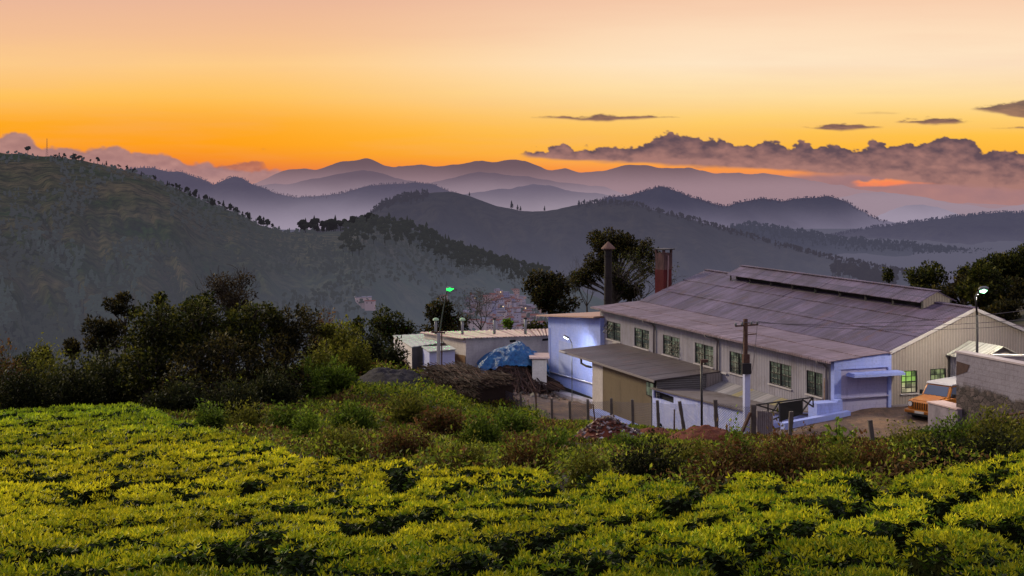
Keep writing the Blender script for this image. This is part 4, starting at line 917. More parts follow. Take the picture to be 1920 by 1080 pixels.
# thin dark mast
D = 66.3; b = P(1316, 815, D); b[2] -= .3; t = P(1315.5, 676, D)
tm = thing('lamp_mast', b, 'thin dark steel mast with small brown head in front of the low blue shed', 'mast', rot=0)
mb = MB(); mb.tube([b, t], .055, 8); mb.build('pole', M['dark'], tm, True)
mb = MB(); mb.box(t+[.12, 0, -.02], (.34, .2, .14), .1); mb.box(t+[.0, 0, -.12], (.1, .1, .2), .1); mb.build('lamp_head', M['rust'], tm)
# concrete post by the blue hut
D = 97.3; b = P(822.5, 697, D); t = P(822.5, 624, D)
cp = thing('utility_pole', b, 'pale square concrete pole standing against the blue hut', 'utility pole', rot=0)
mb = MB(); mb.box((b+t)/2-[0, 0, .2], (.24, .2, (t-b)[2]+.4), .1); mb.build('post', M['white'], cp)
mb = MB(); mb.beam(t-[.5, 0, -.05], t+[.45, 0, .0], .08, .1); mb.tube([t+[.22, -.2, 0], b+[.22, -.2, 0]], .05, 6); mb.build('crossarm', M['rust'], cp)

# ================================================================== fence posts and chain link
M['stonepost'] = mat_rough('granite_post', (.13, .11, .10, 1), (.09, .07, .06, 1), 5)
posts = [(944.5, 727, 945.5, 772, 88, .13), (976, 737, 977.5, 782, 86, .15), (1004.5, 737, 1006.5, 789, 83, .1), (1034.5, 747, 1035.5, 800, 80, .15), (1068, 752.5, 1069.5, 806, 78, .15),
         (1102, 749, 1103, 804, 77, .17), (1112, 758, 1118, 802, 76.5, .08), (1146, 747, 1147, 800, 76, .17), (1185.5, 749.5, 1187, 803, 74.5, .17), (1232.5, 751, 1236, 811, 71.5, .18),
         (1264.5, 768, 1264, 816, 70, .08), (1274, 753, 1286, 814, 69, .19), (1341, 750, 1345, 818, 66, .21), (1412.5, 759, 1412.5, 822, 64.5, .3), (1483.7, 772, 1480.5, 822, 61.5, .2), (1631, 788, 1640, 846, 55, .2),
         (865, 701, 866, 738, 90, .12), (876, 704.5, 875, 744, 90, .14), (915, 719, 917, 758, 89, .14), (803, 680, 804, 695, 97, .1)]
plabels = ['stone fence post at the left end of the yard fence beside the woodpile', 'grey fence post second from the woodpile end of the yard fence', 'thin dark fence post third from the woodpile along the yard fence', 'upright fence post in front of the concrete apron of the yard',
           'upright fence post in front of the left yard, two posts left of the annex', 'fence post at the left corner of the brown annex', 'thin leaning stake touching the left edge of the brown annex', 'fence post before the middle of the brown annex wall',
           'fence post before the right part of the brown annex wall', 'slightly leaning fence post before the left part of the low blue wall', 'short thin dark stake before the low blue wall', 'strongly leaning thick fence post before the low blue wall',
           'broad upright fence post before the right half of the low blue wall', 'thick dark gate post at the right end of the low blue wall', 'weathered post standing alone on the drive below the gate', 'weathered leaning post beside the bright green young plant',
           'thin post left of the pair in the front of the brushwood stack', 'thicker post right of the pair in the front of the brushwood stack', 'post at the right end of the brushwood stack', 'short stake at the foot of the blue hut']
pt_top = []
for (x0, y0, x1, y1, d, w), lb in zip(posts, plabels):
    b = P(x1, y1, d); t = P(x0, y0, d); b2 = b.copy(); b2[2] = min(b[2], g1(b[0], b[1]))-.3
    mb = MB(); n = 6; a_ = R.uniform(-.3, .3)
    for k in range(n):
        pa, pb = b2+(t-b2)*k/n, b2+(t-b2)*(k+1)/n; wk = w*R.uniform(.88, 1.08)
        mb.beam(pa, pb+[0, 0, .01], wk, wk*.85)
    o = mb.build('fence_post', M['stonepost'] if w > .11 else M['rust'], origin=b)
    tag(o, lb, 'fence post', 'posts of the yard fence'); pt_top.append((t, b))
m, nb, out = newmat('chain_link_mesh')
x, y, z = nb.sep(nb.node('ShaderNodeTexCoord').outputs['UV'])
def diag(s): return nb.m('ABSOLUTE', nb.m('SINE', nb.m('MULTIPLY', nb.m('ADD', x, nb.m('MULTIPLY', y, s)), math.pi/.13)))
msk = nb.m('LESS_THAN', nb.m('MINIMUM', diag(1), diag(-1)), .28)
d_ = nb.node('ShaderNodeBsdfDiffuse'); d_.inputs[0].default_value = (.13, .12, .16, 1); tr = nb.node('ShaderNodeBsdfTransparent'); mx = nb.node('ShaderNodeMixShader')
nb.setin(mx, 0, msk); nb.l.new(tr.outputs[0], mx.inputs[1]); nb.l.new(d_.outputs[0], mx.inputs[2]); nb.l.new(mx.outputs[0], out.inputs[0])
cl = thing('chain_link_fence', pt_top[0][1], 'sagging chain link fence strung between the stone posts of the yard', 'fence', rot=0)
seq = [0, 1, 2, 3, 4, 5, 7, 8, 9, 11, 12, 13]
for i, j in zip(seq[:-1], seq[1:]):
    ta_, ba = pt_top[i]; tb_, bb = pt_top[j]
    off = np.array([0, .12, 0]); n = 6; vs = []
    for k in range(n+1):
        f = k/n; s = .05*math.sin(math.pi*f); vs += [ba+(bb-ba)*f+off+[0, 0, .02], ta_+(tb_-ta_)*f+off-[0, 0, .12+s]]
    o = npmesh('mesh_panel', vs, [(2*k, 2*k+2, 2*k+3, 2*k+1) for k in range(n)], MATS['chain_link_mesh'], cl)
    uv = o.data.uv_layers.new(name='UVMap'); L = np.linalg.norm((bb-ba)); H = (ta_-ba)[2]
    for lpi, lo in enumerate(o.data.loops):
        v = lo.vertex_index; uv.data[lpi].uv = ((v//2)/n*L, (v % 2)*H)
# leaning brace and corrugated sheet beside the gate
mb = MB(); mb.beam(P(1387, 820, 64), P(1407, 774, 64.3), .12, .12)
tag(mb.build('brace_pole', M['rust'], origin=P(1387, 820, 64)), 'dark wooden prop leaning against the gate post', 'prop')
a, b = P(1418, 770, 64), P(1450, 772, 63.6); vs = []; n = 16
for k in range(n+1):
    p = a+(b-a)*k/n+[0, .03*(-1)**k, 0]; vs += [p, dn(p, p[2]-1.35)]
tag(npmesh('corrugated_sheet', vs, [(2*k, 2*k+1, 2*k+3, 2*k+2) for k in range(n)], mat_rough('grey_old_sheet', (.24, .20, .20, 1), (.30, .26, .26, 1), 3, c3=(.15, .10, .08, 1)), origin=a), 'upright grey corrugated sheet between the gate post and the gate', 'metal sheet')
# gate
gt = thing('metal_gate', P(1461, 790, 65), 'open dark steel frame gate partly covered with a black board', 'gate', rot=0)
g0, g1_, g2, g3 = P(1418, 759, 64.6), P(1524, 745, 67), P(1525, 763, 67), P(1462, 790, 65)
gl0 = P(1418, 772, 64.6)
for nm, a, b in (('top_rail', g0, g1_), ('end_stile', g1_, g2), ('middle_stile', P(1461, 753, 65.6), g3), ('bottom_rail', P(1440, 790, 65), g2-[.6, 0, .1]), ('brace', P(1504, 771, 66.3), g1_), ('brace', P(1504, 749, 66.3), g2), ('brace', g0, P(1461, 772, 65.6)), ('brace', P(1436, 790, 65), P(1461, 753, 65.6)), ('middle_stile', P(1504, 748, 66.3), P(1504, 775, 66.3)), ('middle_stile', P(1440, 756.5, 65), P(1440, 772, 65))):
    mb = MB(); mb.beam(a, b, .06, .06); mb.build(nm, M['dark'], gt)
bd = [P(1461, 756, 65.5), P(1504, 749.5, 66.2), P(1504, 776, 66.2), P(1463, 790, 65.4)]
npmesh('board', [v-[0, .06, 0] for v in bd]+[v-[0, .02, 0] for v in bd], [(0, 3, 2, 1), (4, 5, 6, 7), (0, 1, 5, 4), (1, 2, 6, 5), (2, 3, 7, 6), (3, 0, 4, 7)], M['black'], gt)

# ================================================================== stone walls
def mat_stone(name, upper=True):
    m, nb, out = newmat(name)
    o = nb.obj(); x, y, z = nb.sep(o)
    v = nb.node('ShaderNodeTexVoronoi', feature='DISTANCE_TO_EDGE'); dv = nb.node('ShaderNodeVectorMath', operation='ADD'); nb.setin(dv, 0, nb.mapv(o, (1, 1, 1.5))); dn_ = nb.node('ShaderNodeVectorMath', operation='SCALE'); nb.setin(dn_, 0, nb.noise(o, 2.5, 3, .6, out=1)); dn_.inputs['Scale'].default_value = .35; nb.l.new(dn_.outputs[0], dv.inputs[1]); nb.setin(v, 'Vector', dv.outputs[0]); v.inputs['Scale'].default_value = 3.6
    vc = nb.node('ShaderNodeTexVoronoi'); nb.setin(vc, 'Vector', dv.outputs[0]); vc.inputs['Scale'].default_value = 3.6
    hs = nb.sep(vc.outputs[1]); n = nb.noise(o, 6, 5, .75); n1 = nb.noise(o, .9, 5, .7)
    st = nb.mix(hs[0], (.05, .04, .038, 1), (.14, .105, .10, 1)); st = nb.mix(nb.ramp(n, [(.35, 0.0), (.75, .75)]), st, (.03, .025, .024, 1))
    st = nb.mix(nb.ramp(v.outputs[0], [(0, 1.0), (.06, 0.0)]), st, (.02, .016, .016, 1))
    ca = nb.node('ShaderNodeCombineXYZ'); nb.setin(ca, 0, nb.m('ADD', x, y)); nb.setin(ca, 1, z)
    b = nb.node('ShaderNodeTexBrick'); nb.setin(b, 'Vector', ca.outputs[0])
    for k, q in (('Scale', 1), ('Brick Width', .5), ('Row Height', .24), ('Mortar Size', .02), ('Mortar Smooth', .5)): b.inputs[k].default_value = q
    b.inputs['Color1'].default_value = (.21, .19, .23, 1); b.inputs['Color2'].default_value = (.19, .17, .205, 1); b.inputs['Mortar'].default_value = (.12, .10, .12, 1)
    up_ = nb.mix(nb.ramp(n1, [(.35, 0.0), (.6, .8)]), b.outputs[0], (.25, .23, .27, 1)); up_ = nb.mix(nb.ramp(n, [(.5, 0.0), (.75, .7)]), up_, (.16, .13, .15, 1))
    f = nb.sstep(nb.m('ADD', nb.m('SUBTRACT', z, 2.75), nb.m('ADD', nb.m('MULTIPLY', y, -.02), nb.m('MULTIPLY', nb.m('SUBTRACT', n1, .5), .9))), -.12, .12)
    c = nb.mix(f, st, up_) if upper else up_
    principled(nb, out, c, .9, nb.bump(nb.m('ADD', nb.m('MULTIPLY', n, .6), nb.m('MULTIPLY', nb.m('MULTIPLY', nb.m('SUBTRACT', 1, f), nb.m('MINIMUM', v.outputs[0], .08)), 6)), .8, .06)); return m
W0_ = P(1793, 815, 63.0); W0_[2] = -.3
dirw = np.array([.3449, -.9386, 0]); dw2 = GX
sw = thing('stone_wall', W0_, 'high retaining wall of rough dark stone below and grey plastered blocks above', 'wall')
ztop = CAMZ-(661.5-HY)/F0*63.0
def Wp(s, w, z): return W0_*[1, 1, 0]+dirw*s+dw2*w+[0, 0, z]
mb = MB(); L = 16
n = 32
for k in range(n):
    s0, s1 = L*k/n, L*(k+1)/n
    mb.add([Wp(s0, 0, -1), Wp(s1, 0, -1), Wp(s1, 0, ztop), Wp(s0, 0, ztop)], [(0, 1, 2, 3)])
mb.add([Wp(0, 0, -1), Wp(0, 0, ztop), Wp(0, .45, ztop), Wp(0, .45, -1)], [(0, 1, 2, 3)]); mb.add([Wp(0, .45, -1), Wp(L, .45, -1), Wp(L, .45, ztop), Wp(0, .45, ztop)], [(3, 2, 1, 0)])
mb.build('masonry', mat_stone('stone_masonry'), sw)
mb = MB(); mb.hexa([Wp(-.05, -.04, ztop), Wp(L, -.04, ztop), Wp(L, .5, ztop), Wp(-.05, .5, ztop)], [Wp(-.05, -.04, ztop+.08), Wp(L, -.04, ztop+.08), Wp(L, .5, ztop+.08), Wp(-.05, .5, ztop+.08)])
mb.build('coping', mat_rough('pale_coping', (.52, .44, .45, 1), (.4, .34, .35, 1), 3), sw)
mb = MB(); mb.add([Wp(.02, -.012, ztop-1.0), Wp(.75, -.012, ztop-.75), Wp(.95, -.012, ztop-.42), Wp(.02, -.012, ztop-.36)], [(0, 1, 2, 3)]); mb.build('dark_patch', mat_rough('dark_brick', (.06, .035, .032, 1), (.09, .05, .045, 1), 5), sw)  # darker reddish patch near the wall top
lw = thing('low_wall_block', P(1740, 807, 64.5), 'short low cement wall with pale cap in front of the orange car', 'wall')
c0_ = P(1740, 807, 64.5)*[1, 1, 0]; zt = CAMZ-(755-HY)/F0*64.5
def Lp(s, w, z): return c0_+dirw*s+dw2*w+[0, 0, z]
mb = MB(); mb.hexa([Lp(0, 0, -.5), Lp(2.1, 0, -.5), Lp(2.1, .8, -.5), Lp(0, .8, -.5)], [Lp(0, 0, zt), Lp(2.1, 0, zt), Lp(2.1, .8, zt), Lp(0, .8, zt)]); mb.build('masonry', mat_rough('stained_cement', (.24, .21, .24, 1), (.32, .28, .32, 1), 2, c3=(.05, .045, .055, 1), sc=(1, 1, .5)), lw)
mb = MB(); mb.hexa([Lp(-.04, -.05, zt), Lp(2.1, -.05, zt), Lp(2.1, .85, zt), Lp(-.04, .85, zt)], [Lp(-.04, -.05, zt+.06), Lp(2.1, -.05, zt+.06), Lp(2.1, .85, zt+.06), Lp(-.04, .85, zt+.06)]); mb.build('coping', mat_rough('pinkish_cap', (.6, .45, .42, 1), (.5, .36, .34, 1), 3), lw)
w2 = thing('back_wall', P(1880, 690, 67), 'narrow wall with white cap behind the high stone wall', 'wall')
a, b = P(1862, 668.5, 67), P(1990, 670, 64); u = (b-a)/np.linalg.norm(b-a)
mb = MB(); mb.hexa([dn(a, 0), dn(b, 0), dn(b+[0, .4, 0], 0), dn(a+[0, .4, 0], 0)], [a, b, b+[0, .4, 0], a+[0, .4, 0]]); mb.build('masonry', M['concrete'], w2)
mb = MB(); mb.hexa([a-[0, .05, 0], b-[0, .05, 0], b+[0, .45, 0], a+[0, .45, 0]], [a+[0, -.05, .07], b+[0, -.05, .07], b+[0, .45, .07], a+[0, .45, .07]]); mb.build('coping', M['white'], w2)

# ================================================================== orange jeep style car
def build_car(loc, ang):
    car = thing('parked_car', loc, 'orange jeep style car with white roof parked behind the low wall', 'car', rot=ang)
    Mw = np.array(Matrix.Rotation(ang, 3, 'Z')); L0 = np.array(loc)
    def W(x, y, z): return L0+Mw@np.array([x*.97, y*.98, z*.92])
    m, nb, out = newmat('orange_car_paint')
    n = nb.noise(nb.obj(), 3, 4, .6); c = nb.mix(n, (.44, .155, .012, 1), (.33, .11, .012, 1))
    p = principled(nb, out, c, .32, None, .15, .5); p.inputs['Coat Weight'].default_value = .4; p.inputs['Coat Roughness'].default_value = .15
    paint = m; glass = mat_plain('car_glass', (.03, .04, .07, 1), .08, 0, .9, (.06, .08, .14, 1), .3); blackp = mat_plain('car_black_trim', (.012, .012, .012, 1), .5); white = mat_plain('white_car_roof', (.34, .33, .36, 1), .4)  # glass has a faint blue glow painted in as emission
    tyre = mat_plain('tyre_rubber', (.012, .012, .012, 1), .9); rim = mat_plain('wheel_rim', (.25, .25, .26, 1), .35, .7); lens = mat_plain('headlight_lens', (.7, .68, .62, 1), .1, 0, .8)
    def arch(cx, r, n=9): return [(cx+r*math.cos(a), .40+r*math.sin(a)) for a in np.linspace(0, math.pi, n)]
    prof = [(1.92, .42), (1.95, .98), (1.88, 1.06), (.80, 1.20), (-1.95, 1.20), (-2.0, 1.12), (-2.0, .42)]+[(x, z) for x, z in arch(-1.25, .44)][::-1]+[(x, z) for x, z in arch(1.25, .44)][::-1]
    def extr(prof, y0, y1, yw=lambda z: 0):
        n = len(prof); mb = MB(); vs = [W(x, y0+yw(z), z) for x, z in prof]+[W(x, y1-yw(z), z) for x, z in prof]
        mb.add(vs, [tuple(range(n)), tuple(range(2*n-1, n-1, -1))]+[(i, i+n, (i+1) % n+n, (i+1) % n) for i in range(n)]); return mb
    def bev(o, w=.04, s=3):
        b = o.modifiers.new('bevel', 'BEVEL'); b.width = w; b.segments = s; b.limit_method = 'ANGLE'; b.angle_limit = math.radians(35); return o
    body = bev(extr(prof, -.80, .80).build('body', paint, car), .05)
    for s in (-1, 1):
        fl = [(1.25+r_*math.cos(a), .40+r_*math.sin(a)) for r_, aa in ((.52, np.linspace(0, math.pi, 10)), (.44, np.linspace(math.pi, 0, 10))) for a in aa]
        bev(extr(fl, .78*s, .90*s).build('fender', paint, car), .02)
        fl = [(x-2.5, z) for x, z in fl]; bev(extr(fl, .78*s, .90*s).build('fender', paint, car), .02)
    hood = [(1.86, 1.04), (1.84, 1.12), (1.2, 1.20), (.82, 1.26), (.80, 1.18)]
    h = bev(extr(hood, -.60, .60).build('hood', paint, car), .03)
    cab = [(.86, 1.20), (.50, 1.76), (.40, 1.80), (-1.85, 1.80), (-1.98, 1.20)]
    bev(extr(cab, -.76, .76, lambda z: (z-1.2)*.12).build('cabin', paint, car), .03)
    rf = [(.56, 1.785), (.42, 1.90), (-1.85, 1.91), (-1.95, 1.78)]
    bev(extr(rf, -.74, .74).build('roof', white, car), .05)
    def quad(name, pts, mat, th=.012): 
        o = npmesh(name, [W(*p) for p in pts], [tuple(range(len(pts)))], mat, car); return o
    e = .018; quad('windscreen', [(.815+e, -.66, 1.27), (.815+e, .66, 1.27), (.53+e, .60, 1.735), (.53+e, -.60, 1.735)], glass)
    for s in (-1, 1):
        y0, y1 = (.765-.01)*s, (.70)*s
        for (xa, xb, xc, xd) in ((.66, -.28, -.28, .42), (-.40, -1.12, -1.12, -.40), (-1.22, -1.84, -1.80, -1.22)):
            quad('side_window', [(xa, y0+.006*s, 1.27), (xb, y0+.006*s, 1.27), (xc, y1+.012*s, 1.72), (xd, y1+.012*s, 1.72)], glass)
    mb = MB()
    mb.box(W(1.955, 0, .82), (.03, .92, .30), ang); mb.build('grille', blackp, car)
    for k in range(7):
        mb = MB(); mb.box(W(1.985, -.39+k*.13, .82), (.04, .055, .30), ang); mb.build('grille_bar', paint, car)
    for s in (-1, 1):
        mb = MB(); mb.tube([W(1.90, .63*s, .88), W(2.0, .63*s, .88)], .115, 16); o = mb.build('headlight', lens, car, False)
        mb = MB(); mb.tube([W(1.92, .63*s, .88), W(1.985, .63*s, .88)], .14, 16); mb.build('headlight_ring', blackp, o)
        mb = MB(); mb.box(W(1.97, .63*s, .69), (.05, .16, .06), ang); mb.build('indicator', mat_plain('amber_lens', (.6, .2, .02, 1), .2), car)
        mb = MB(); mb.box(W(.62, .92*s, 1.32), (.10, .16, .20), ang); mb.beam(W(.66, .76*s, 1.26), W(.64, .9*s, 1.30), .03, .03); bev(mb.build('mirror', blackp, car), .02)
    bp = [(1.93, .40), (2.12, .44), (2.14, .60), (1.93, .64)]
    bev(extr(bp, -.86, .86).build('bumper', paint, car), .03)
    mb = MB(); mb.box(W(2.146, 0, .52), (.02, .5, .11), ang); mb.build('number_plate', mat_plain('plate', (.6, .58, .5, 1)), car)
    mb = MB(); mb.box(W(2.10, 0, .40), (.08, 1.3, .08), ang); mb.build('skid_plate', blackp, car)
    for x in (1.25, -1.25):
        for s in (-1, 1):
            mb = MB(); mb.tube([W(x, .62*s, .36), W(x, .65*s, .36), W(x, .83*s, .36), W(x, .86*s, .36)], [.32, .36, .36, .32], 22); w = mb.build('wheel', tyre, car, False)
            mb = MB(); mb.tube([W(x, .80*s, .36), W(x, .872*s, .36)], [.2, .2], 16); mb.build('rim', rim, w)
    mb = MB(); mb.box(W(-2.12, 0, .95), (.22, .66, .66), ang); mb.build('spare_wheel', tyre, car)
    return car
ca_ = math.radians(180+20+19)
cpos = P(1755, 783, 68.0); cpos[2] = .0
build_car(np.array([20.85, 68.5, -.03]), ca_)

# ================================================================== heaps
def mound(cx_, cy_, z0, rx, ry, h, n=40, seed=0, rough=.15, ang=0, sharp=1.5):
    r = np.linspace(0, 1, n)[:, None]; a = np.linspace(0, 2*math.pi, 64, endpoint=False)[None]
    x = r*np.cos(a)*rx; y = r*np.sin(a)*ry; c, s_ = math.cos(ang), math.sin(ang)
    Xw = cx_+x*c-y*s_; Yw = cy_+x*s_+y*c
    gz = ground(Xw, Yw)
    prof = np.clip(1-r**sharp, 0, 1)*np.ones_like(a)
    z = np.where(r < 1, gz+(h*prof)*(1+.35*fbm(Xw*.8, Yw*.8, seed, 3))+fbm(Xw*3, Yw*3, seed+1, 4)*rough*prof**.4, gz-.4)
    V = np.stack([Xw, Yw, z], -1).reshape(-1, 3); m_ = 64; fc = []
    i = np.arange(n*m_).reshape(n, m_); j = np.roll(i, -1, 1)
    fc = np.stack([i[:-1], i[1:], j[1:], j[:-1]], -1).reshape(-1, 4)
    return V, fc
def add_mound(name, c, rx, ry, h, mat, label, cat, **kw):
    V, fc = mound(c[0], c[1], c[2], rx, ry, h, **kw)
    return tag(npmesh(name, V, fc, mat, None, None, True, origin=c), label, cat)
ash = mat_rough('grey_ash', (.022, .018, .020, 1), (.05, .043, .05, 1), 2, c3=(.012, .010, .010, 1), bump=1, bdist=.1)
add_mound('ash_heap', P(748, 728, 92), 4.0, 2.8, 1.35, ash, 'large dark heap of boiler ash below the white block shed', 'ash heap', seed=3)
add_mound('ash_heap', P(800, 718, 95), 1.9, 1.8, 1.1, ash, 'smaller rounded grey ash heap beside the brushwood stack', 'ash heap', seed=5)
redm = mat_rough('red_earth', (.20, .05, .022, 1), (.11, .03, .017, 1), 3, bump=1, bdist=.08)
add_mound('red_soil_mound', P(1320, 828, 60), 1.7, 1.3, .62, redm, 'mound of bare red soil in front of the low blue wall', 'soil mound', seed=6)
add_mound('red_soil_mound', P(1230, 818, 63), 1.2, 1.0, .4, redm, 'low red soil bank between the rubble heap and the bigger soil mound', 'soil mound', seed=8)
V, fc = mound(*P(1142, 825, 60), 1.55, 1.2, .85, seed=9)
rb = thing('rubble_heap', P(1142, 825, 60), 'heap of broken red brick and pale rubble before the brown annex', 'rubble', rot=0)
npmesh('heap', V, fc, redm, rb, None, True)
def chunks(name, centers, sizes, mats, parent=None, squash=.6):
    mb = MB()
    for c, s_ in zip(centers, sizes):
        tilt = Matrix.Rotation(R.uniform(-.8, .8), 3, 'X')@Matrix.Rotation(R.uniform(-.8, .8), 3, 'Y')
        mb.box(c, (s_*R.uniform(.8, 1.6), s_*R.uniform(.6, 1.2), s_*R.uniform(.3, .9)*squash*1.4), R.uniform(0, 3), R.choices(range(len(mats)), [5, 4, 2, 1][:len(mats)])[0], tilt)
    return mb.build(name, mats, parent)
i_ = RNG.integers(0, len(V), 650)
o = chunks('broken_bricks', V[i_]+RNG.normal(0, .04, (650, 3)), [R.uniform(.05, .17) for _ in range(650)], [mat_plain('brick_chip', (.13, .045, .03, 1)), mat_plain('dark_chip', (.07, .045, .04, 1)), mat_plain('grey_chip', (.25, .2, .2, 1)), mat_plain('white_chip', (.55, .5, .5, 1))], rb)
o['kind'] = 'stuff'
# brushwood
wood = [mat_rough('stick_brown', (.045, .022, .016, 1), (.065, .033, .024, 1), 6), mat_rough('stick_dark', (.022, .012, .010, 1), (.035, .02, .015, 1), 6), mat_rough('stick_pale', (.13, .065, .045, 1), (.09, .048, .034, 1), 6)]
def sticks(name, n, fn, parent=None):
    mb = MB()
    for _ in range(n):
        a, b, r = fn(); mb.tube([a, (a+b)/2+RNG.normal(0, .03, 3), b], [r, r*.9, r*.7], 5, R.choices((0, 1, 2), (5, 4, 1.4))[0])
    return mb.build(name, wood, parent)
# stacked brushwood: a long pile that follows the fence, sticks lying across it
S0, S1 = P(838, 735, 93), P(925, 758, 87.5); zt0, zt1 = P(838, 690, 93)[2], P(925, 715, 87.5)[2]
sx = (S1-S0); sx[2] = 0; Ls = np.linalg.norm(sx); sx /= Ls; sy = np.array([-sx[1], sx[0], 0])
def fst():
    u = R.random(); w = R.random(); base = S0+sx*Ls*u; g = g1(base[0], base[1])-.1
    top = zt0+(zt1-zt0)*u+.18*math.sin(u*9)+.12*math.sin(u*23+1)
    if R.random() < .55: z = top-abs(R.gauss(0, .12)); v = R.uniform(-1.4, 1.4)
    else: z = g+(top-g)*w; v = R.uniform(-1.5, -1.2)
    c = base+sy*v; c[2] = z
    an_ = R.gauss(.0, .22); d = sx*math.cos(an_)+sy*math.sin(an_); d[2] = R.gauss(-.05, .09); l = R.uniform(.5, 1.2)
    return c-d*l, c+d*l, R.uniform(.012, .03)
wp = thing('brushwood_stack', S0, 'long neat stack of cut brushwood behind thin posts beside the left yard', 'woodpile', rot=0)
o = sticks('stick', 2300, fst, wp); o['kind'] = 'stuff'
mb = MB(); c = (S0+S1)/2; mb.hexa([dn(S0-sy*1.25, -4.5), dn(S1-sy*1.25, -4.5), dn(S1+sy*1.4, -4.5), dn(S0+sy*1.4, -4.5)], [dn(S0-sy*1.25, zt0-.3), dn(S1-sy*1.25, zt1-.3), dn(S1+sy*1.4, zt1-.3), dn(S0+sy*1.4, zt0-.3)]); mb.build('stack_core', wood[1], wp)
# loose heap under the tarpaulin
hc = P(955, 715, 103); hc[2] = -3.9
hp = thing('firewood_heap', hc, 'loose heap of firewood under the blue tarpaulin', 'firewood', rot=0)
def hz(x, y): 
    r = math.hypot((x-hc[0])/3.4, (y-hc[1])/2.6); return -3.9+2.0*max(0, 1-r**1.7)
V, fc = mound(hc[0], hc[1], -3.9, 3.4, 2.7, 1.6, seed=12); V[:, 2] = [hz(x, y)-.1 for x, y in V[:, :2]]; npmesh('heap_core', V, fc, wood[1], hp, None, True)
def fhp():
    a = R.uniform(0, 6.28); r = math.sqrt(R.random())*1.02; x = hc[0]+3.5*r*math.cos(a); y = hc[1]+2.7*r*math.sin(a); c = np.array([x, y, hz(x, y)+R.uniform(-.05, .16)])
    an_ = R.uniform(0, 6.28); l = R.uniform(.4, 1.1); dx, dy = math.cos(an_), math.sin(an_)
    a_ = np.array([x-dx*l, y-dy*l, hz(x-dx*l, y-dy*l)+R.uniform(0, .15)]); b_ = np.array([x+dx*l, y+dy*l, hz(x+dx*l, y+dy*l)+R.uniform(0, .15)])
    return a_, b_, R.uniform(.02, .06)
o = sticks('stick', 1100, fhp, hp); o['kind'] = 'stuff'
# tarpaulin
tc = P(957, 684, 104); n = 110; uu = np.linspace(-1, 1, n); U, Vv = np.meshgrid(uu, uu)
TX = tc[0]+U*2.75+.25*fbm(U*2, Vv*2, 50, 3); TY = tc[1]-.2+Vv*1.9+.2*fbm(U*2+5, Vv*2, 51, 3)
r = np.maximum(np.abs(U)**2.2, np.abs(Vv)**2.2)
zt_ = P(957, 640, 104)[2]; 
ridge = np.exp(-((U-.22)/.55)**2)*.75+np.exp(-((U+.55)/.4)**2)*.18+np.exp(-((U-.85)/.3)**2)*.2
h = zt_-.25-1.6*np.clip(r, 0, 1)*(.75+.25*np.abs(U))+(ridge-.75)*1.15*(1-.4*np.abs(Vv))
fold = .16*np.abs(fbm(U*3.2+Vv*2.6, Vv*1.4-U, 52, 4))*2+.12*(1-np.abs(fbm(U*5+Vv*6, Vv*3-U*2, 53, 3))*3)+.12*np.sin(U*17+Vv*6+2*fbm(U*2, Vv*2, 54, 2))*r
h = h+fold
hzv = np.vectorize(hz)(TX, TY)+.18; h = np.maximum(h, hzv-.05)
m, nb, out = newmat('blue_tarpaulin'); o_ = nb.obj(); nn = nb.noise(o_, 2.4, 5, .7); nn2 = nb.noise(nb.mapv(o_, (1, 1, 2), rot=(0, .5, .6)), 1.3, 5, .75)
c = nb.mix(nb.ramp(nn, [(.38, 0.0), (.66, 1.0)]), (.006, .07, .22, 1), (.015, .16, .38, 1)); c = nb.mix(nb.ramp(nn2, [(.60, 0.0), (.70, .7)]), c, (.40, .42, .55, 1)); c = nb.mix(nb.ramp(nn2, [(.30, .8), (.42, 0.0)]), c, (.006, .035, .09, 1))
principled(nb, out, c, .32, nb.bump(nb.noise(nb.mapv(o_, (1, 2.5, 1), rot=(0, 0, .6)), 2.2, 6, .75), 1.0, .25), 0, .6)
tag(npmesh('tarpaulin', np.stack([TX, TY, h], -1).reshape(-1, 3), gridfaces(np.arange(n*n).reshape(n, n)), m, None, None, True, origin=tc), 'crumpled blue tarpaulin thrown over the firewood heap', 'tarpaulin')

# broken wood, stones and litter lying about the yard and heaps
for k, (px_, py_, d, n_, sp, sz_, lb) in enumerate(((1010, 712, 100, 60, 1.0, .22, 'scatter of broken logs at the foot of the small store box'), (790, 745, 90, 50, 1.6, .12, 'litter and pale stones on the lower edge of the ash heaps'), (1870, 790, 53, 26, .9, .14, 'pale stones and rubble on the bank below the stone wall'), (1490, 782, 66, 14, .8, .10, 'few stones on the drive below the gate'))):
    c = P(px_, py_, d); xy = RNG.normal(0, sp, (n_, 2))+c[:2]; gz = ground(xy[:, 0], xy[:, 1])
    o = chunks('loose_stones' if k else 'broken_logs', [np.array([a[0], a[1], g+.06]) for a, g in zip(xy, gz)], [R.uniform(.4, 1.3)*sz_ for _ in range(n_)], [mat_plain('litter_brown_%d' % k, (.09, .05, .035, 1)), mat_plain('litter_dark_%d' % k, (.035, .025, .02, 1)), mat_plain('litter_pale_%d' % k, (.3, .26, .25, 1) if k else (.12, .08, .06, 1))])
    o['kind'] = 'stuff'; tag(o, lb, 'debris')
c = P(1868, 786, 53); pl = [P(1862, 790, 53), P(1890, 778, 52.6), P(1935, 772, 52)]
mb = MB(); mb.tube(pl, [.05, .06, .04], 6); tag(mb.build('fallen_branch', wood[2], origin=pl[0]), 'pale fallen branch lying on the bank under the stone wall', 'branch')
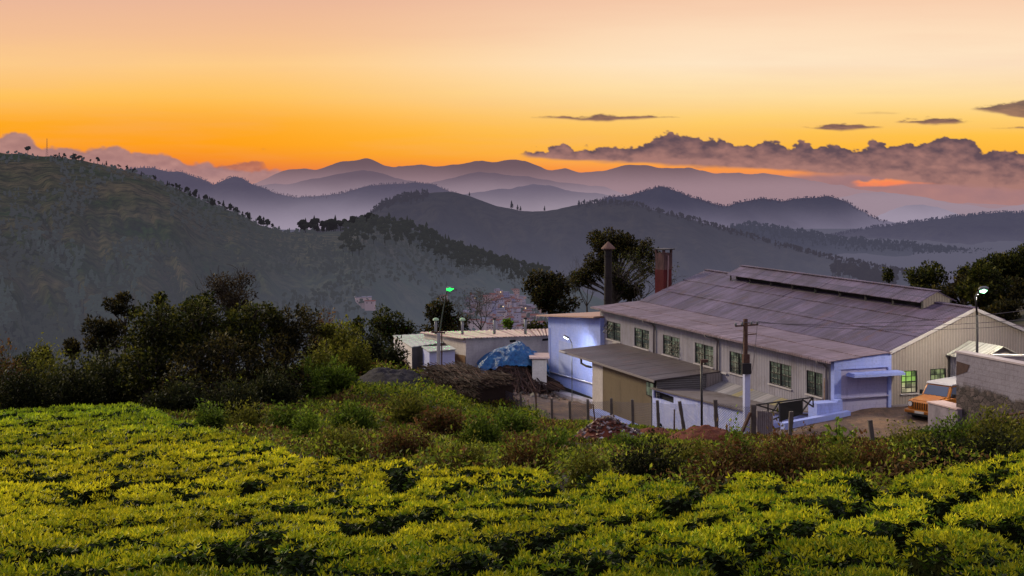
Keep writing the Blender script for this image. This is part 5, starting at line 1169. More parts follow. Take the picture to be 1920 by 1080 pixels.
# ================================================================== tea field
edge_px = [-700, -300, 0, 120, 240, 300, 330, 400, 470, 540, 600, 650, 800, 960, 1080, 1280, 1400, 1560, 1690, 1800, 1920, 2300, 2700]
edge_d = [44, 46, 52, 57, 61, 53, 47, 43, 36, 31.5, 29, 27.5, 25, 22, 21.5, 20.5, 20, 20, 20, 20.3, 20.8, 21, 21]
def tea_edge(x, y):
    p = CX+F0*x/np.maximum(y, 1); return np.interp(p, edge_px, edge_d)+fbm(x*.7, y*.3, 77, 3)*.8*np.clip(y/22, .5, 1.5)
RN = np.array([-.30, .954])
def tea_shape(x, y):
    """0..1 bush profile: long rows with dark gaps between them, broken into single bushes"""
    wx = fbm(x*.22, y*.22, 31, 3); wy = fbm(x*.7+9, y*.7, 33, 3)
    s = (x*.972-y*.235+wx*1.5+wy*.34)/1.08
    a = (x*.235+y*.972+wx*1.6)/1.7+.5*(np.floor(s) % 2)
    fr = np.abs((s % 1)*2-1); fa = np.abs((a % 1)*2-1); kk = np.round(s); ev = (kk % 2) == 0
    gap = np.where(ev, np.clip((fr-.42)/.58, 0, 1), np.clip((fr-.62)/.38, 0, 1))
    st = np.where(ev, .62+.62*vnoise(kk*7.31, a*.22, 36), (.25+1.0*vnoise(kk*5.17, a*.40, 37))*np.clip(1.5-y/26, .05, 1))
    brk = np.clip((fa-.72)/.28, 0, 1)**1.5*.5*(.4+vnoise(x*.5, y*.5, 35))*np.clip(1.6-y/22, .1, 1)
    pr = 1-np.clip(gap*st+brk, 0, 1)
    return pr
def tea_top(x, y):
    pr = tea_shape(x, y); e = np.clip((tea_edge(x, y)-y)/1.0, 0, 1)**.5
    return ground(x, y)+(.08+.70*pr**.7)*e+fbm(x*1.1, y*1.1, 38, 3)*.10+fbm(x*.35, y*.35, 39, 2)*.10
nk, nd = 420, 430
ks = np.linspace(-.50, .50, nk); ds = np.exp(np.linspace(math.log(3.4), math.log(63), nd))
KK, DD = np.meshgrid(ks, ds); TXx = KK*2*(.5*DD+8); TYy = DD
inn = TYy < tea_edge(TXx, TYy)+.2
TZ = tea_top(TXx, TYy)-.05
fc = gridfaces(np.arange(nk*nd).reshape(nd, nk)); fc = fc[inn.ravel()[fc].all(1)]
body = npmesh('tea_bushes', np.stack([TXx, TYy, TZ], -1).reshape(-1, 3), fc, M['teabody'], None, None, True)
tag(body, 'rows of clipped tea bushes covering the near slope', 'tea bushes', kind='stuff')
def sample_tea(n):
    d = None
    u = RNG.random(n*3); dmin, dmax = 3.6, 62.0; p = .42
    d = (dmin**p+u*(dmax**p-dmin**p))**(1/p)        # more leaves per area close by
    k = RNG.uniform(-.40, .40, n*3); x = k*d; y = d
    far_ = RNG.random(n*3) < .16; x = np.where(far_, np.sign(x)*(.40*d+RNG.random(n*3)*(.1*d+7.5)), x)
    ok = (y < tea_edge(x, y)); x, y = x[ok][:n], y[ok][:n]
    return x, y
x, y = sample_tea(680000)
n = len(x)
def tea_batch(x, y, shoot, yl, gy_):
    n = len(x); pr = tea_shape(x, y); d = y; zt = tea_top(x, y); sz = .034*(1+np.clip(d-8, 0, 60)/19)
    pat = fbm(x*.12, y*.12, 41, 3)
    C0 = np.stack([x, y, zt+(RNG.uniform(.0, .04, n) if shoot else RNG.uniform(-.14, .015, n))], -1)
    m = 5 if shoot else 1
    idx = np.repeat(np.arange(n), m); k = np.tile(np.arange(m), n)
    th = RNG.uniform(0, 6.283, n)[idx]+k*2.4; el = (np.where(k == 0, 1.35, RNG.uniform(.15, .95, n*m)) if shoot else RNG.uniform(-.3, .7, n*m))
    Dv = np.stack([np.cos(th)*np.cos(el), np.sin(th)*np.cos(el), np.sin(el)], -1)
    L = sz[idx]*RNG.uniform(.85, 1.5, n*m)*(1.0 if shoot else 1.25); W = L*RNG.uniform(.13, .2, n*m)*(1 if shoot else 1.4)
    if shoot:
        mixv = np.clip(RNG.random((n, 1))*.9+.45*pat[:, None]+.1, 0, 1)[idx]; C = gy_+(yl-gy_)*mixv*np.where(k == 0, 1, .85)[:, None]
    else: C = np.array([.006, .012, .003])+np.array([.045, .080, .006])*RNG.random((n*m, 1))**2.2
    dd = d[idx]; xx = x[idx]
    fac_ = np.clip((dd-34)/16, 0, 1)[:, None]*np.array([[.42, .2, .0]]); C = C*(1-fac_)*np.clip(.95+.55*fbm(xx*.6, dd*.6, 91, 3), .45, 1.3)[:, None]
    C = C*(1-(np.clip((10.6+.25*xx-dd)/2.5, 0, 1)*.5)[:, None])
    C = np.clip(C*(1+RNG.normal(0, .2, (n*m, 1))), .003, 1)
    return C0[idx]+Dv*.008, Dv, L, W, C
pr = tea_shape(x, y); patch = fbm(x*1.6, y*1.6, 43, 3)
sm_ = (RNG.random(n) < np.clip(-.10+.62*(pr-.42)+.42*patch+.25*fbm(x*5, y*5, 47, 2), .0, .8)); half = np.arange(n) < n*.38
xs_, ys_ = x[sm_ & half], y[sm_ & half]; xl_, yl_ = x[~half], y[~half]
A1 = tea_batch(xs_, ys_, True, np.array([.80, .70, .02]), np.array([.13, .23, .010])); A2 = tea_batch(xl_, yl_, False, None, None)
Pn, Dv, L, W, C = [np.concatenate(q) for q in zip(A1, A2)]
o = leafmesh('tea_leaves', Pn, Dv, L, W, C, M['tea']); tag(o, 'bright yellow green tea shoots on top of the clipped bushes', 'tea leaves', kind='stuff')

# ================================================================== scrub on the slope and undergrowth
def veg_points(cx_, cy_, rx, ry, h, n, z0=None, flat=.5):
    """points in a mounded clump, denser towards the outside"""
    v = unit(RNG.normal(size=(n, 3))); r = RNG.random(n)**.45
    p = v*r[:, None]; p[:, 2] = np.abs(p[:, 2])
    lump = 1+.55*fbm(v[:, 0]*2.3+cx_, v[:, 1]*2.3+v[:, 2]*2+cy_, 61, 3)
    p *= np.clip(lump+.55*fbm(v[:, 0]*4.7+cy_, v[:, 1]*4.7+cx_+v[:, 2]*3, 62, 3), .25, 1.7)[:, None]
    X_ = cx_+p[:, 0]*rx; Y_ = cy_+p[:, 1]*ry; Z_ = (ground(X_, Y_) if z0 is None else z0)+p[:, 2]*h
    return np.stack([X_, Y_, Z_], -1), v, r
GREENS = [(.12, .17, .013), (.19, .23, .016), (.06, .09, .010), (.26, .28, .02)]
BROWNS = [(.13, .065, .020), (.08, .042, .016), (.18, .11, .035), (.05, .035, .012)]
DARKS = [(.016, .022, .008), (.028, .034, .010), (.045, .046, .012), (.012, .014, .006)]
# continuous ground cover: ferns, grass and weeds between the tea and the yard
n = 240000
xs = RNG.uniform(-42, 40, n*3); ys = 18+RNG.random(n*3)**1.25*82
kpx = CX+F0*xs/ys
ok = (ys > tea_edge(xs, ys)+.3) & (np.abs(kpx-960) < 1250) & ~inpoly(xs, ys, front_yard) & ~inpoly(xs, ys, left_yard)
ok &= ~((np.hypot((xs-P(748, 728, 92)[0])/3.6, (ys-92)/2.6) < 1) | (np.hypot(xs-P(1142, 825, 60)[0], ys-60) < 1.25) | (np.hypot((xs-P(1320, 828, 60)[0])/1.5, ys-60) < 1.1))
fq = (xs-ORG[0])*GX[0]+(ys-ORG[1])*GX[1]; ft = (xs-ORG[0])*GY[0]+(ys-ORG[1])*GY[1]
ok &= ~((fq > -4.3) & (ft > -.5) & (ft < 40)) & ~((fq > 2) & (ft > -14) & (fq > 3.5+.0*ft)& (ys > 60.5))
reds = np.zeros(len(xs))
for (a, r) in ((P(1130, 826, 60), 2.4), (P(1300, 828, 60), 2.4), (P(1200, 815, 64), 2), (P(1100, 845, 54), 1.8)):
    reds = np.maximum(reds, np.clip(1.3-np.hypot((xs-a[0])/1.2, (ys-a[1])/r), 0, 1))
ok &= RNG.random(len(xs)) > reds*1.2
xs, ys = xs[ok][:n], ys[ok][:n]; n = len(xs)
lump = np.clip(.5+fbm(xs*.55, ys*.55, 63, 4)*1.1, 0, 1); tone = fbm(xs*.16, ys*.16, 65, 3)+.25*fbm(xs*.9, ys*.9, 66, 3)
hgt = (.05+.55*lump**1.5)*np.interp(ys, [30, 44, 56, 75, 90], [1.1, .7, .28, .35, 1.2])*np.where(kpx < 850, 1.5, 1)[ok][:n]*(.7+.6*vnoise(xs*1.7, ys*1.7, 69))*np.clip((ys-tea_edge(xs, ys))/2, .35, 1)
zz = ground(xs, ys)+hgt*RNG.random(n)**.45
el = RNG.uniform(-.1, 1.25, n); th = RNG.uniform(0, 6.283, n)
Dv = np.stack([np.cos(th)*np.cos(el), np.sin(th)*np.cos(el), np.sin(el)], -1)
L = (.04+.0016*ys)*RNG.uniform(.7, 1.7, n)
isb = RNG.random(n) < np.clip(.26+tone*1.2+np.clip(xs*.012, -.2, .2), .03, .8)
C = np.where(isb[:, None], colvar(n, BROWNS), colvar(n, GREENS))*(.45+.85*lump[:, None])
leafmesh('scrub_undergrowth', np.stack([xs, ys, zz], -1), Dv, L, L*RNG.uniform(.10, .3, n), C, M['leaf'])['kind'] = 'stuff'
tag(bpy.data.objects['scrub_undergrowth'], 'mixed ferns, weeds and grass between the tea field and the yard', 'undergrowth')

def shrub(name, c, rx, ry, h, n, cols, label, cat='shrub', group='shrubs on the rough slope', ls=.16, wt=None, mat=None, asp=(.14, .32)):
    Pn, v, r = veg_points(c[0], c[1], rx, ry, h, n, c[2]-.1)
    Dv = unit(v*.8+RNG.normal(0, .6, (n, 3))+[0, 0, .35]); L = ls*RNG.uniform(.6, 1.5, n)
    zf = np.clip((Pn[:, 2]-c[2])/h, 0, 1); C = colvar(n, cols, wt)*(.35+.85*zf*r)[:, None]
    root = thing(name, c, label, cat, group, rot=0)
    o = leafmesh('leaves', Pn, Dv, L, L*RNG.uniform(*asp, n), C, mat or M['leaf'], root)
    mb = MB()
    for k in range(5):
        a = R.uniform(0, 6.28); b = np.array(c, float)-[0, 0, .2]; mb.tube([b, b+[math.cos(a)*rx*.35, math.sin(a)*ry*.35, h*.75]], [.03, .012], 5)
    mb.build('stem', M['bark'], root); return root
YG = [(.16, .24, .02), (.24, .33, .03), (.08, .13, .015)]
LG = [(.10, .165, .014), (.16, .22, .02), (.05, .08, .010)]
OL = [(.13, .14, .014), (.07, .075, .012), (.19, .18, .022)]
RB = [(.13, .055, .018), (.07, .032, .014), (.16, .10, .03), (.08, .08, .012)]
def shr(px_, pyb, d, wpx, hpx, cols, label, dens=1.0, ls=None, **kw):
    c = P(px_, pyb, d); w = wpx/F0*d/2; tz_ = c[2]+hpx/F0*d; c[2] = g1(c[0], c[1])-.05; h = float(np.clip(tz_-c[2], .35, 5.0 if d > 70 else max(1.3, hpx/F0*d))); n = int(np.clip(wpx*hpx*1.4*dens, 400, 8000))
    return shrub('shrub', c, w, w*.8, h, n, cols, label, ls=ls or max(.07, d*.0022), **kw)
# (x, base y, distance, width px, height px, colours, label)
SH = [
 (560, 745, 84, 110, 60, LG, 'bright green shrub at the right foot of the dark tree clump'), (625, 735, 86, 90, 55, LG, 'bright green shrub, second to the right of the dark tree clump'),
 (600, 705, 92, 80, 50, OL, 'olive shrub just behind the bright green shrubs by the tree clump'), (665, 700, 95, 70, 60, OL, 'olive shrub behind the slope left of the white block shed'),
 (700, 668, 104, 60, 45, DARKS, 'dark bush touching the left end of the white block shed'), (650, 672, 104, 70, 60, OL, 'olive bush on the skyline left of the white block shed'),
 (615, 650, 106, 60, 50, RB, 'brownish bush near the bare sapling on the skyline'), (735, 690, 100, 50, 45, DARKS, 'dark bush below the wall of the white block shed'),
 (400, 800, 52, 80, 42, LG, 'light green shrub at the left tip of the rough slope'), (465, 805, 50, 90, 46, OL, 'olive shrub beside the left tip of the rough slope'),
 (540, 800, 54, 90, 44, LG, 'rounded green shrub above the bend of the tea edge'), (575, 820, 44, 46, 60, YG, 'yellow green upright shrub above the bend of the tea edge'),
 (660, 795, 60, 90, 44, LG, 'green shrub in the middle of the rough slope left of the ash heap'), (640, 845, 38, 100, 42, OL, 'olive shrub close above the tea in the left half'),
 (760, 850, 37, 110, 50, RB, 'russet shrub close above the tea left of centre'), (830, 800, 58, 90, 50, RB, 'russet shrub below the brushwood stack'), (770, 785, 66, 80, 40, OL, 'olive shrub below the ash heap'),
 (900, 815, 52, 90, 40, LG, 'green shrub left of the rubble heap below the yard fence'), (960, 800, 62, 80, 30, LG, 'low green shrub under the first posts of the yard fence'), (870, 868, 31, 120, 44, OL, 'olive shrub close above the tea near the centre'),
 (990, 868, 30, 110, 50, RB, 'russet fern clump above the tea near the centre'), (1040, 840, 46, 80, 36, LG, 'green fern clump left below the rubble heap'),
 (1100, 880, 27, 90, 40, OL, 'olive fern clump above the tea below the red soil'), (1210, 888, 27, 130, 62, DARKS, 'dark green thicket below the red soil mound'),
 (1180, 842, 50, 80, 26, LG, 'light green weeds between the two soil heaps'), (1290, 880, 29, 90, 52, OL, 'olive bush right of the dark thicket'), (1370, 893, 25, 150, 64, RB, 'wide russet bush below the gate'),
 (1380, 845, 44, 60, 44, YG, 'yellow green weed below the leaning prop'), (1480, 888, 25, 140, 66, RB, 'russet thicket below the drive'), (1560, 880, 26, 110, 50, OL, 'olive fern clump below the young plant'),
 (1640, 878, 27, 130, 54, RB, 'russet thicket below the weathered leaning post'), (1520, 850, 40, 70, 36, RB, 'small russet bush at the edge of the drive'), (1700, 850, 38, 110, 46, OL, 'olive bush below the low wall block'),
 (1760, 862, 28, 120, 50, DARKS, 'dark bush above the tea at the right'), (1800, 825, 46, 110, 36, LG, 'green weeds at the foot of the stone wall corner'), (1870, 815, 44, 120, 40, OL, 'olive weeds on the bank under the stone wall'),
 (1860, 862, 27, 130, 56, DARKS, 'dark bush on the bank at the far right'), (1935, 842, 28, 110, 60, OL, 'olive bush at the right edge above the tea'), (1740, 822, 55, 50, 22, LG, 'small weeds in front of the low wall block'),
 (40, 765, 76, 130, 90, DARKS, 'dark thicket at the left edge behind the tea'), (130, 758, 78, 130, 84, DARKS, 'dark thicket left of the big tree clump'), (205, 752, 80, 110, 90, DARKS, 'dark thicket against the left foot of the tree clump'),
 (90, 705, 92, 120, 40, OL, 'olive brush topping the dark thicket at the left'), (180, 700, 92, 90, 40, OL, 'olive brush between the left thicket and the tree clump'), (-20, 720, 90, 120, 60, RB, 'brownish brush at the left edge of the picture'),
 (340, 780, 66, 120, 60, DARKS, 'dark underbrush at the foot of the tree clump, left part'), (430, 790, 62, 120, 70, DARKS, 'dark underbrush at the foot of the tree clump, middle part'), (500, 770, 72, 110, 70, DARKS, 'dark underbrush at the foot of the tree clump, right part'),
]
for a in SH: shr(*a)
# young plant with big yellow green leaves
c = P(1570, 842, 55); c[2] = g1(c[0], c[1]); yp = thing('young_plant', c, 'young bright green plant with tall leafy shoots in front of the drive', 'plant', rot=0)
tips = [P(1548, 800, 55), P(1568, 782, 55), P(1556, 812, 55), P(1605, 803, 55), P(1585, 815, 54.6), P(1540, 820, 54.8), P(1575, 800, 55.2)]
mb = MB(); LP = []; LD = []
for t in tips:
    mb.tube([c-[0, 0, .15], c+(t-c)*.5+[0, 0, .05], t], [.02, .015, .006], 5)
    for f in np.linspace(.25, 1, 22):
        p = c+(t-c)*f; LP.append(p+RNG.normal(0, .05, 3)); LD.append(RNG.normal(0, 1, 3)+[0, -.3, -.2])
mb.build('stem', M['bark'], yp); LP = np.array(LP); LD = unit(np.array(LD)); nn = len(LP)
leafmesh('leaves', LP, LD, RNG.uniform(.16, .30, nn), RNG.uniform(.06, .11, nn), colvar(nn, [(.20, .30, .03), (.30, .36, .04), (.10, .17, .02)]), M['leaf'], yp)

# ================================================================== trees
def branch_mesh(mb, p, d, L, r, depth, tips, spread=.6, gn=3, up=.15, wig=.18):
    n = 5; pts = [p]; q = p.copy(); dd = d.copy()
    for i in range(n):
        dd = unit(dd+RNG.normal(0, wig, 3)*.6+[0, 0, up*.3]); q = q+dd*L/n; pts.append(q.copy())
    mb.tube(pts, np.linspace(r, r*.55, n+1), 6 if r > .05 else 4)
    if depth == 0: tips.append(q); return
    for k in range(gn):
        ax = unit(RNG.normal(size=3)); nd = unit(dd+ax*spread+[0, 0, up])
        b = pts[-1] if k < 2 else pts[R.randint(2, n-1)]
        branch_mesh(mb, np.array(b), nd, L*R.uniform(.6, .85), r*.55, depth-1, tips, spread, gn, up, wig)
def tree(name, base, top, clumps, n, cols, label, cat='tree', group=None, ls=.22, trunk=.22, dense=1.0, bare=0, dark=.45, tones=None, asp=(.16, .34)):
    """clumps: list of (offset centre xyz, radius xyz) in metres, world positions"""
    base = np.array(base, float); root = thing(name, base, label, cat, group, rot=0)
    mb = MB(); cc = np.mean([c for c, r in clumps], axis=0)
    low = min(c[2]-r[2] for c, r in clumps); fork = base+(cc-base)*.35; fork[2] = base[2]+max(.3, (low-base[2])*.7+.3)
    mb.tube([base-[0, 0, .5], base+(fork-base)*.5+RNG.normal(0, .08, 3), fork], [trunk, trunk*.8, trunk*.62], 8)
    for c, r in clumps:
        c_ = np.array(c); m_ = fork+(c_-fork)*[.42, .42, .62]+RNG.normal(0, .15, 3); mb.tube([fork, fork+(m_-fork)*[.35, .35, .55]+RNG.normal(0, .06, 3), m_, m_+(c_-m_)*[.6, .6, .45], c_], [trunk*.42, trunk*.34, trunk*.24, trunk*.16, trunk*.07], 6)
        for k in range(4):
            e = np.array(c)+unit(RNG.normal(size=3))*np.array(r)*.85; mb.tube([m_+(np.array(c)-m_)*R.random(), (np.array(c)+e)/2+RNG.normal(0, .08, 3), e], [trunk*.2, trunk*.1, trunk*.03], 4)
    mb.build('trunk', M['bark'], root)
    vol = np.array([r[0]*r[1]*r[2] for c, r in clumps])**.67; vol /= vol.sum()
    Ps, Ds, Cs = [], [], []
    for (c, r), w in zip(clumps, vol):
        m_ = max(30, int(n*w)); v = unit(RNG.normal(size=(m_, 3))); rr = RNG.random(m_)**.33
        f = 1+.45*fbm(v[:, 0]*2.1+c[0]*3, v[:, 1]*2.1+v[:, 2]*2.3+c[2]*3, 71, 3)
        hole = fbm(v[:, 0]*3.1+c[1], v[:, 2]*3.1+v[:, 1]*2, 73, 3) > -.30/dense
        p = np.array(c)+v*(rr*f)[:, None]*np.array(r); p = p[hole]; v = v[hole]; rr = rr[hole]
        Ps.append(p); Ds.append(unit(v*.7+RNG.normal(0, .7, v.shape)+[0, 0, .1]))
        lit = np.clip(.5+.5*v[:, 2]+.15*(-v[:, 0]), 0, 1)*rr; Cs.append(dark+(1.3-dark)*lit**1.3)  # lit tops and shaded insides of the crown put into leaf colour
    Pn = np.concatenate(Ps); Dv = np.concatenate(Ds); sh_ = np.concatenate(Cs); m_ = len(Pn)
    L = ls*RNG.uniform(.6, 1.5, m_)
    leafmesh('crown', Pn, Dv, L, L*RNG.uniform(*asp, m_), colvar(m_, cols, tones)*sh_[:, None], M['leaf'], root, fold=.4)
    return root
def blobs(px_, py_, d, rpx, n=7, ry=.8, jit=.6, small=.55, seed=None):
    """a cluster of leaf clumps filling a crown of about rpx pixels"""
    r = rpx/F0*d; c = P(px_, py_, d); out = []
    for k in range(n):
        a = 6.283*k/n+R.uniform(-.4, .4); q = R.uniform(.35, jit+.1)*r if k else 0
        s_ = R.uniform(small*.8, small*1.25)*r
        out.append((c+np.array([math.cos(a)*q, R.uniform(-.6, .6)*r, math.sin(a)*q*ry]), (s_, s_, s_*.85)))
    return out
DK = [(.026, .036, .007), (.045, .052, .008), (.10, .095, .012), (.014, .016, .005)]
DK2 = [(.022, .024, .008), (.042, .034, .010), (.09, .07, .014), (.013, .012, .006)]
BR = [(.050, .035, .016), (.035, .024, .012), (.07, .05, .02)]
TG = 'trees of the dark clump beside the tea field'
clump = [
 (300, 760, 80, 78, 640, 9, 8000, DK, 'dense dark vine covered tree forming the left shoulder of the clump'), (275, 765, 78, 60, 705, 7, 5000, DK, 'dark low tree at the left front of the clump'),
 (375, 765, 82, 72, 630, 9, 8000, DK, 'dark rounded tree left of the centre of the clump'), (400, 770, 76, 75, 705, 8, 6500, DK2, 'blackish dense tree at the front of the clump'),
 (465, 765, 82, 68, 625, 9, 7500, DK, 'dark leafy tree right of the centre of the clump, sunlit at the top'), (535, 760, 84, 58, 620, 9, 6500, DK2, 'dark brownish tree at the right shoulder of the clump'),
 (510, 765, 79, 68, 695, 8, 6000, DK2, 'blackish tree at the right front of the clump'), (375, 700, 88, 30, 577, 6, 1800, DK, 'small leafy top standing out left of the bare crowned tree'), (302, 700, 90, 14, 562, 4, 500, DK, 'little pointed treetop on the left shoulder of the clump')]
for (x_, yb, d, r, yc, nb_, n, cols, lb) in clump:
    tree('broadleaf_tree', P(x_, yb, d), None, blobs(x_, yc, d, r*.92, nb_, .9, .62, .55), n, cols, lb, 'tree', TG, ls=.19, trunk=.25, dense=2.2)
tree('sparse_tree', P(436, 700, 90), None, blobs(425, 545, 90, 50, 7, .7, .7, .36)+blobs(455, 570, 90, 36, 5, .8, .7, .4), 3000, BR, 'tall thin crowned brown tree rising above the dark clump', 'tree', TG, ls=.15, trunk=.2, dense=.7)
def bare_tree(name, px_, yb, d, yt, wpx, label, depth=4, r=.12, spread=.75, group=None, leaf=0, cols=BR, ls=.14):
    b = P(px_, yb, d); H = (yb-yt)/F0*d; root = thing(name, b, label, 'tree', group, rot=0); mb = MB(); tips = []
    f = np.array([0, 0, 1.]); p = b-[0, 0, .4]; q = b+[0, 0, H*.28]; mb.tube([p, (p+q)/2+[.04, 0, 0], q], [r, r*.85, r*.7], 7)
    for k in range(4):
        a = 6.283*k/4+R.uniform(-.5, .5); wv = wpx/F0*d/2/H
        branch_mesh(mb, q-[0, 0, R.uniform(0, H*.08)], unit(np.array([math.cos(a)*wv*1.3, math.sin(a)*wv*1.3, .75])), H*.30, r*.45, depth-1, tips, spread, 3, .12, .25)
    mb.build('branches', M['bark'], root)
    if leaf:
        T = np.array(tips)[RNG.integers(0, len(tips), leaf)]+RNG.normal(0, .16, (leaf, 3)); L = ls*RNG.uniform(.6, 1.4, leaf)
        leafmesh('crown', T, unit(RNG.normal(size=(leaf, 3))), L, L*.25, colvar(leaf, cols), M['leaf'], root)
    return root
bare_tree('bare_tree', 432, 640, 91, 486, 90, 'bare twiggy crown above the dark clump', 4, .14, .8)
bare_tree('bare_tree', 597, 655, 100, 548, 40, 'slender bare sapling right of the dark clump', 3, .05, .6)
bare_tree('bare_tree', 901, 640, 122, 546, 90, 'bare spreading tree in front of the valley town', 5, .12, .85, leaf=500, ls=.12)
bare_tree('bare_tree', 1200, 600, 118, 470, 90, 'open twiggy tree between the two chimneys', 5, .10, 1.0, leaf=900, cols=DK, ls=.16)
bare_tree('bare_tree', 1100, 600, 122, 480, 80, 'leafless grey tree left of the round chimney', 4, .09, .8)
bare_tree('bare_tree', 10, 700, 100, 625, 50, 'thin leafless bush at the left edge of the picture', 4, .05, .8)
bare_tree('bare_tree', 1252, 560, 116, 500, 50, 'leafless branches just right of the square chimney', 4, .06, .8)
tree('broadleaf_tree', P(237, 720, 94), None, blobs(228, 572, 94, 26, 6, .6, .9, .42)+blobs(255, 585, 94, 16, 3, .5, .8, .5), 1700, DK2, 'slim tree with flat open crown left of the dark clump', ls=.18, trunk=.12, dense=.9)
tree('broadleaf_tree', P(200, 720, 92), None, blobs(195, 630, 92, 36, 7, .9, .8, .45), 3200, DK2, 'dark round tree left of the slim open crowned tree', ls=.2, trunk=.15, dense=1.2)
tree('broadleaf_tree', P(135, 720, 95), None, blobs(137, 657, 95, 19, 5, .8, .8, .5), 1200, DK2, 'small round tree at left, right of the low hedge of trees', ls=.18, trunk=.1)
tree('broadleaf_tree', P(75, 730, 96), None, blobs(80, 668, 96, 26, 6, .5, .9, .5)+blobs(45, 685, 96, 24, 5, .5, .9, .5), 2600, DK, 'broad low tree near the left edge of the picture', ls=.2, trunk=.12)
tree('broadleaf_tree', P(612, 680, 100), None, blobs(612, 622, 100, 20, 5, .6, .8, .5), 1300, OL, 'small olive tree beside the bare sapling', ls=.17, trunk=.08)
tree('broadleaf_tree', P(673, 650, 112), None, blobs(673, 613, 112, 15, 5, 1, .8, .5), 900, DK, 'small dark cone shaped tree left of the white block shed', ls=.2, trunk=.08)
tree('broadleaf_tree', P(733, 650, 125), None, blobs(728, 610, 125, 32, 8, .8, .7, .5)+blobs(762, 618, 125, 24, 5, .9, .7, .5), 3800, DK, 'round dark tree directly behind the white block shed', ls=.25, trunk=.15, dense=1.5)
tree('broadleaf_tree', P(825, 650, 126), None, blobs(830, 582, 126, 28, 7, .7, .8, .5)+blobs(808, 592, 126, 16, 4, .7, .8, .5)+blobs(850, 620, 126, 34, 6, .5, .8, .5)+blobs(815, 622, 126, 28, 5, .5, .8, .5), 5200, DK2, 'tall dark tree behind the green street lamp', ls=.24, trunk=.18, dense=1.3)
tree('broadleaf_tree', P(960, 640, 120), None, blobs(955, 606, 120, 13, 4, .6, .9, .5), 500, YG, 'small bright leafed sapling behind the long flat shed', ls=.2, trunk=.05)
tree('broadleaf_tree', P(1035, 640, 128), None, blobs(1022, 540, 128, 32, 8, 1.0, .75, .5)+blobs(1045, 560, 128, 36, 8, .8, .75, .5), 9000, DK2, 'big dense dark tree left of the tall blue building roof', ls=.24, trunk=.3, dense=2.0)
tree('broadleaf_tree', P(1010, 645, 124), None, blobs(1010, 620, 124, 24, 6, .5, .8, .5), 1800, DK, 'low dark bushy tree behind the roof edge of the blue building', ls=.22, trunk=.1)
tree('broadleaf_tree', P(1150, 620, 122), None, blobs(1135, 449, 122, 28, 8, .45, .9, .5)+blobs(1170, 454, 122, 26, 7, .5, .9, .5)+blobs(1203, 472, 122, 28, 8, .6, .9, .5)+blobs(1155, 470, 122, 26, 6, .6, .9, .5)+blobs(1218, 505, 122, 20, 5, .6, .9, .4)+blobs(1095, 520, 122, 26, 6, .6, .8, .5)+blobs(1125, 500, 122, 30, 6, .8, .8, .5)+blobs(1165, 530, 122, 22, 5, .9, .8, .5)+blobs(1185, 548, 122, 26, 6, .6, .8, .5), 15000, DK2+[(.075, .07, .018)], 'tall spreading tree with open crown between and behind the chimneys', ls=.2, trunk=.22, dense=.85)
FR = 'forest trees on the rise right of the factory'
tree('broadleaf_tree', P(1669, 560, 132), None, blobs(1669, 518, 132, 12, 4, .9, .7, .6), 800, DK, 'small lone round tree showing above the roof vent', ls=.2, trunk=.08, dense=1.5)
for (x_, yb, d, r, yc, cols, lb) in ((1735, 600, 122, 38, 530, DK, 'broad dark tree behind the gable, nearest the roof vent'), (1775, 610, 118, 30, 560, DK2, 'dark tree low behind the gable ridge'), (1812, 620, 116, 24, 540, DK2, 'dark tree directly left of the white street lamp'), (1806, 590, 125, 12, 512, DK, 'thin tree top sticking up left of the white street lamp'),
        (1850, 620, 112, 46, 545, DK, 'big dark tree right behind the white street lamp'), (1872, 600, 120, 40, 505, DK, 'tall dark tree above and right of the white street lamp'), (1915, 610, 114, 52, 560, DK2, 'dark tree low at the right edge behind the gable'), (1925, 590, 120, 45, 500, DK, 'tall dark tree at the right edge of the picture'),
        (1885, 600, 104, 40, 600, DK2, 'dark bushy tree just above the falling gable roof'), (1985, 610, 118, 60, 540, DK, 'dark tree beyond the right edge of the picture'), (1835, 580, 128, 26, 515, DK, 'dark tree filling the gap between two tall trees on the right')):
    tree('broadleaf_tree', P(x_, yb, d), None, blobs(x_, yc, d, r, 9, .9, .7, .48), int(r*r*3.4), cols, lb, 'tree', FR, ls=.25, trunk=.25, dense=1.6)

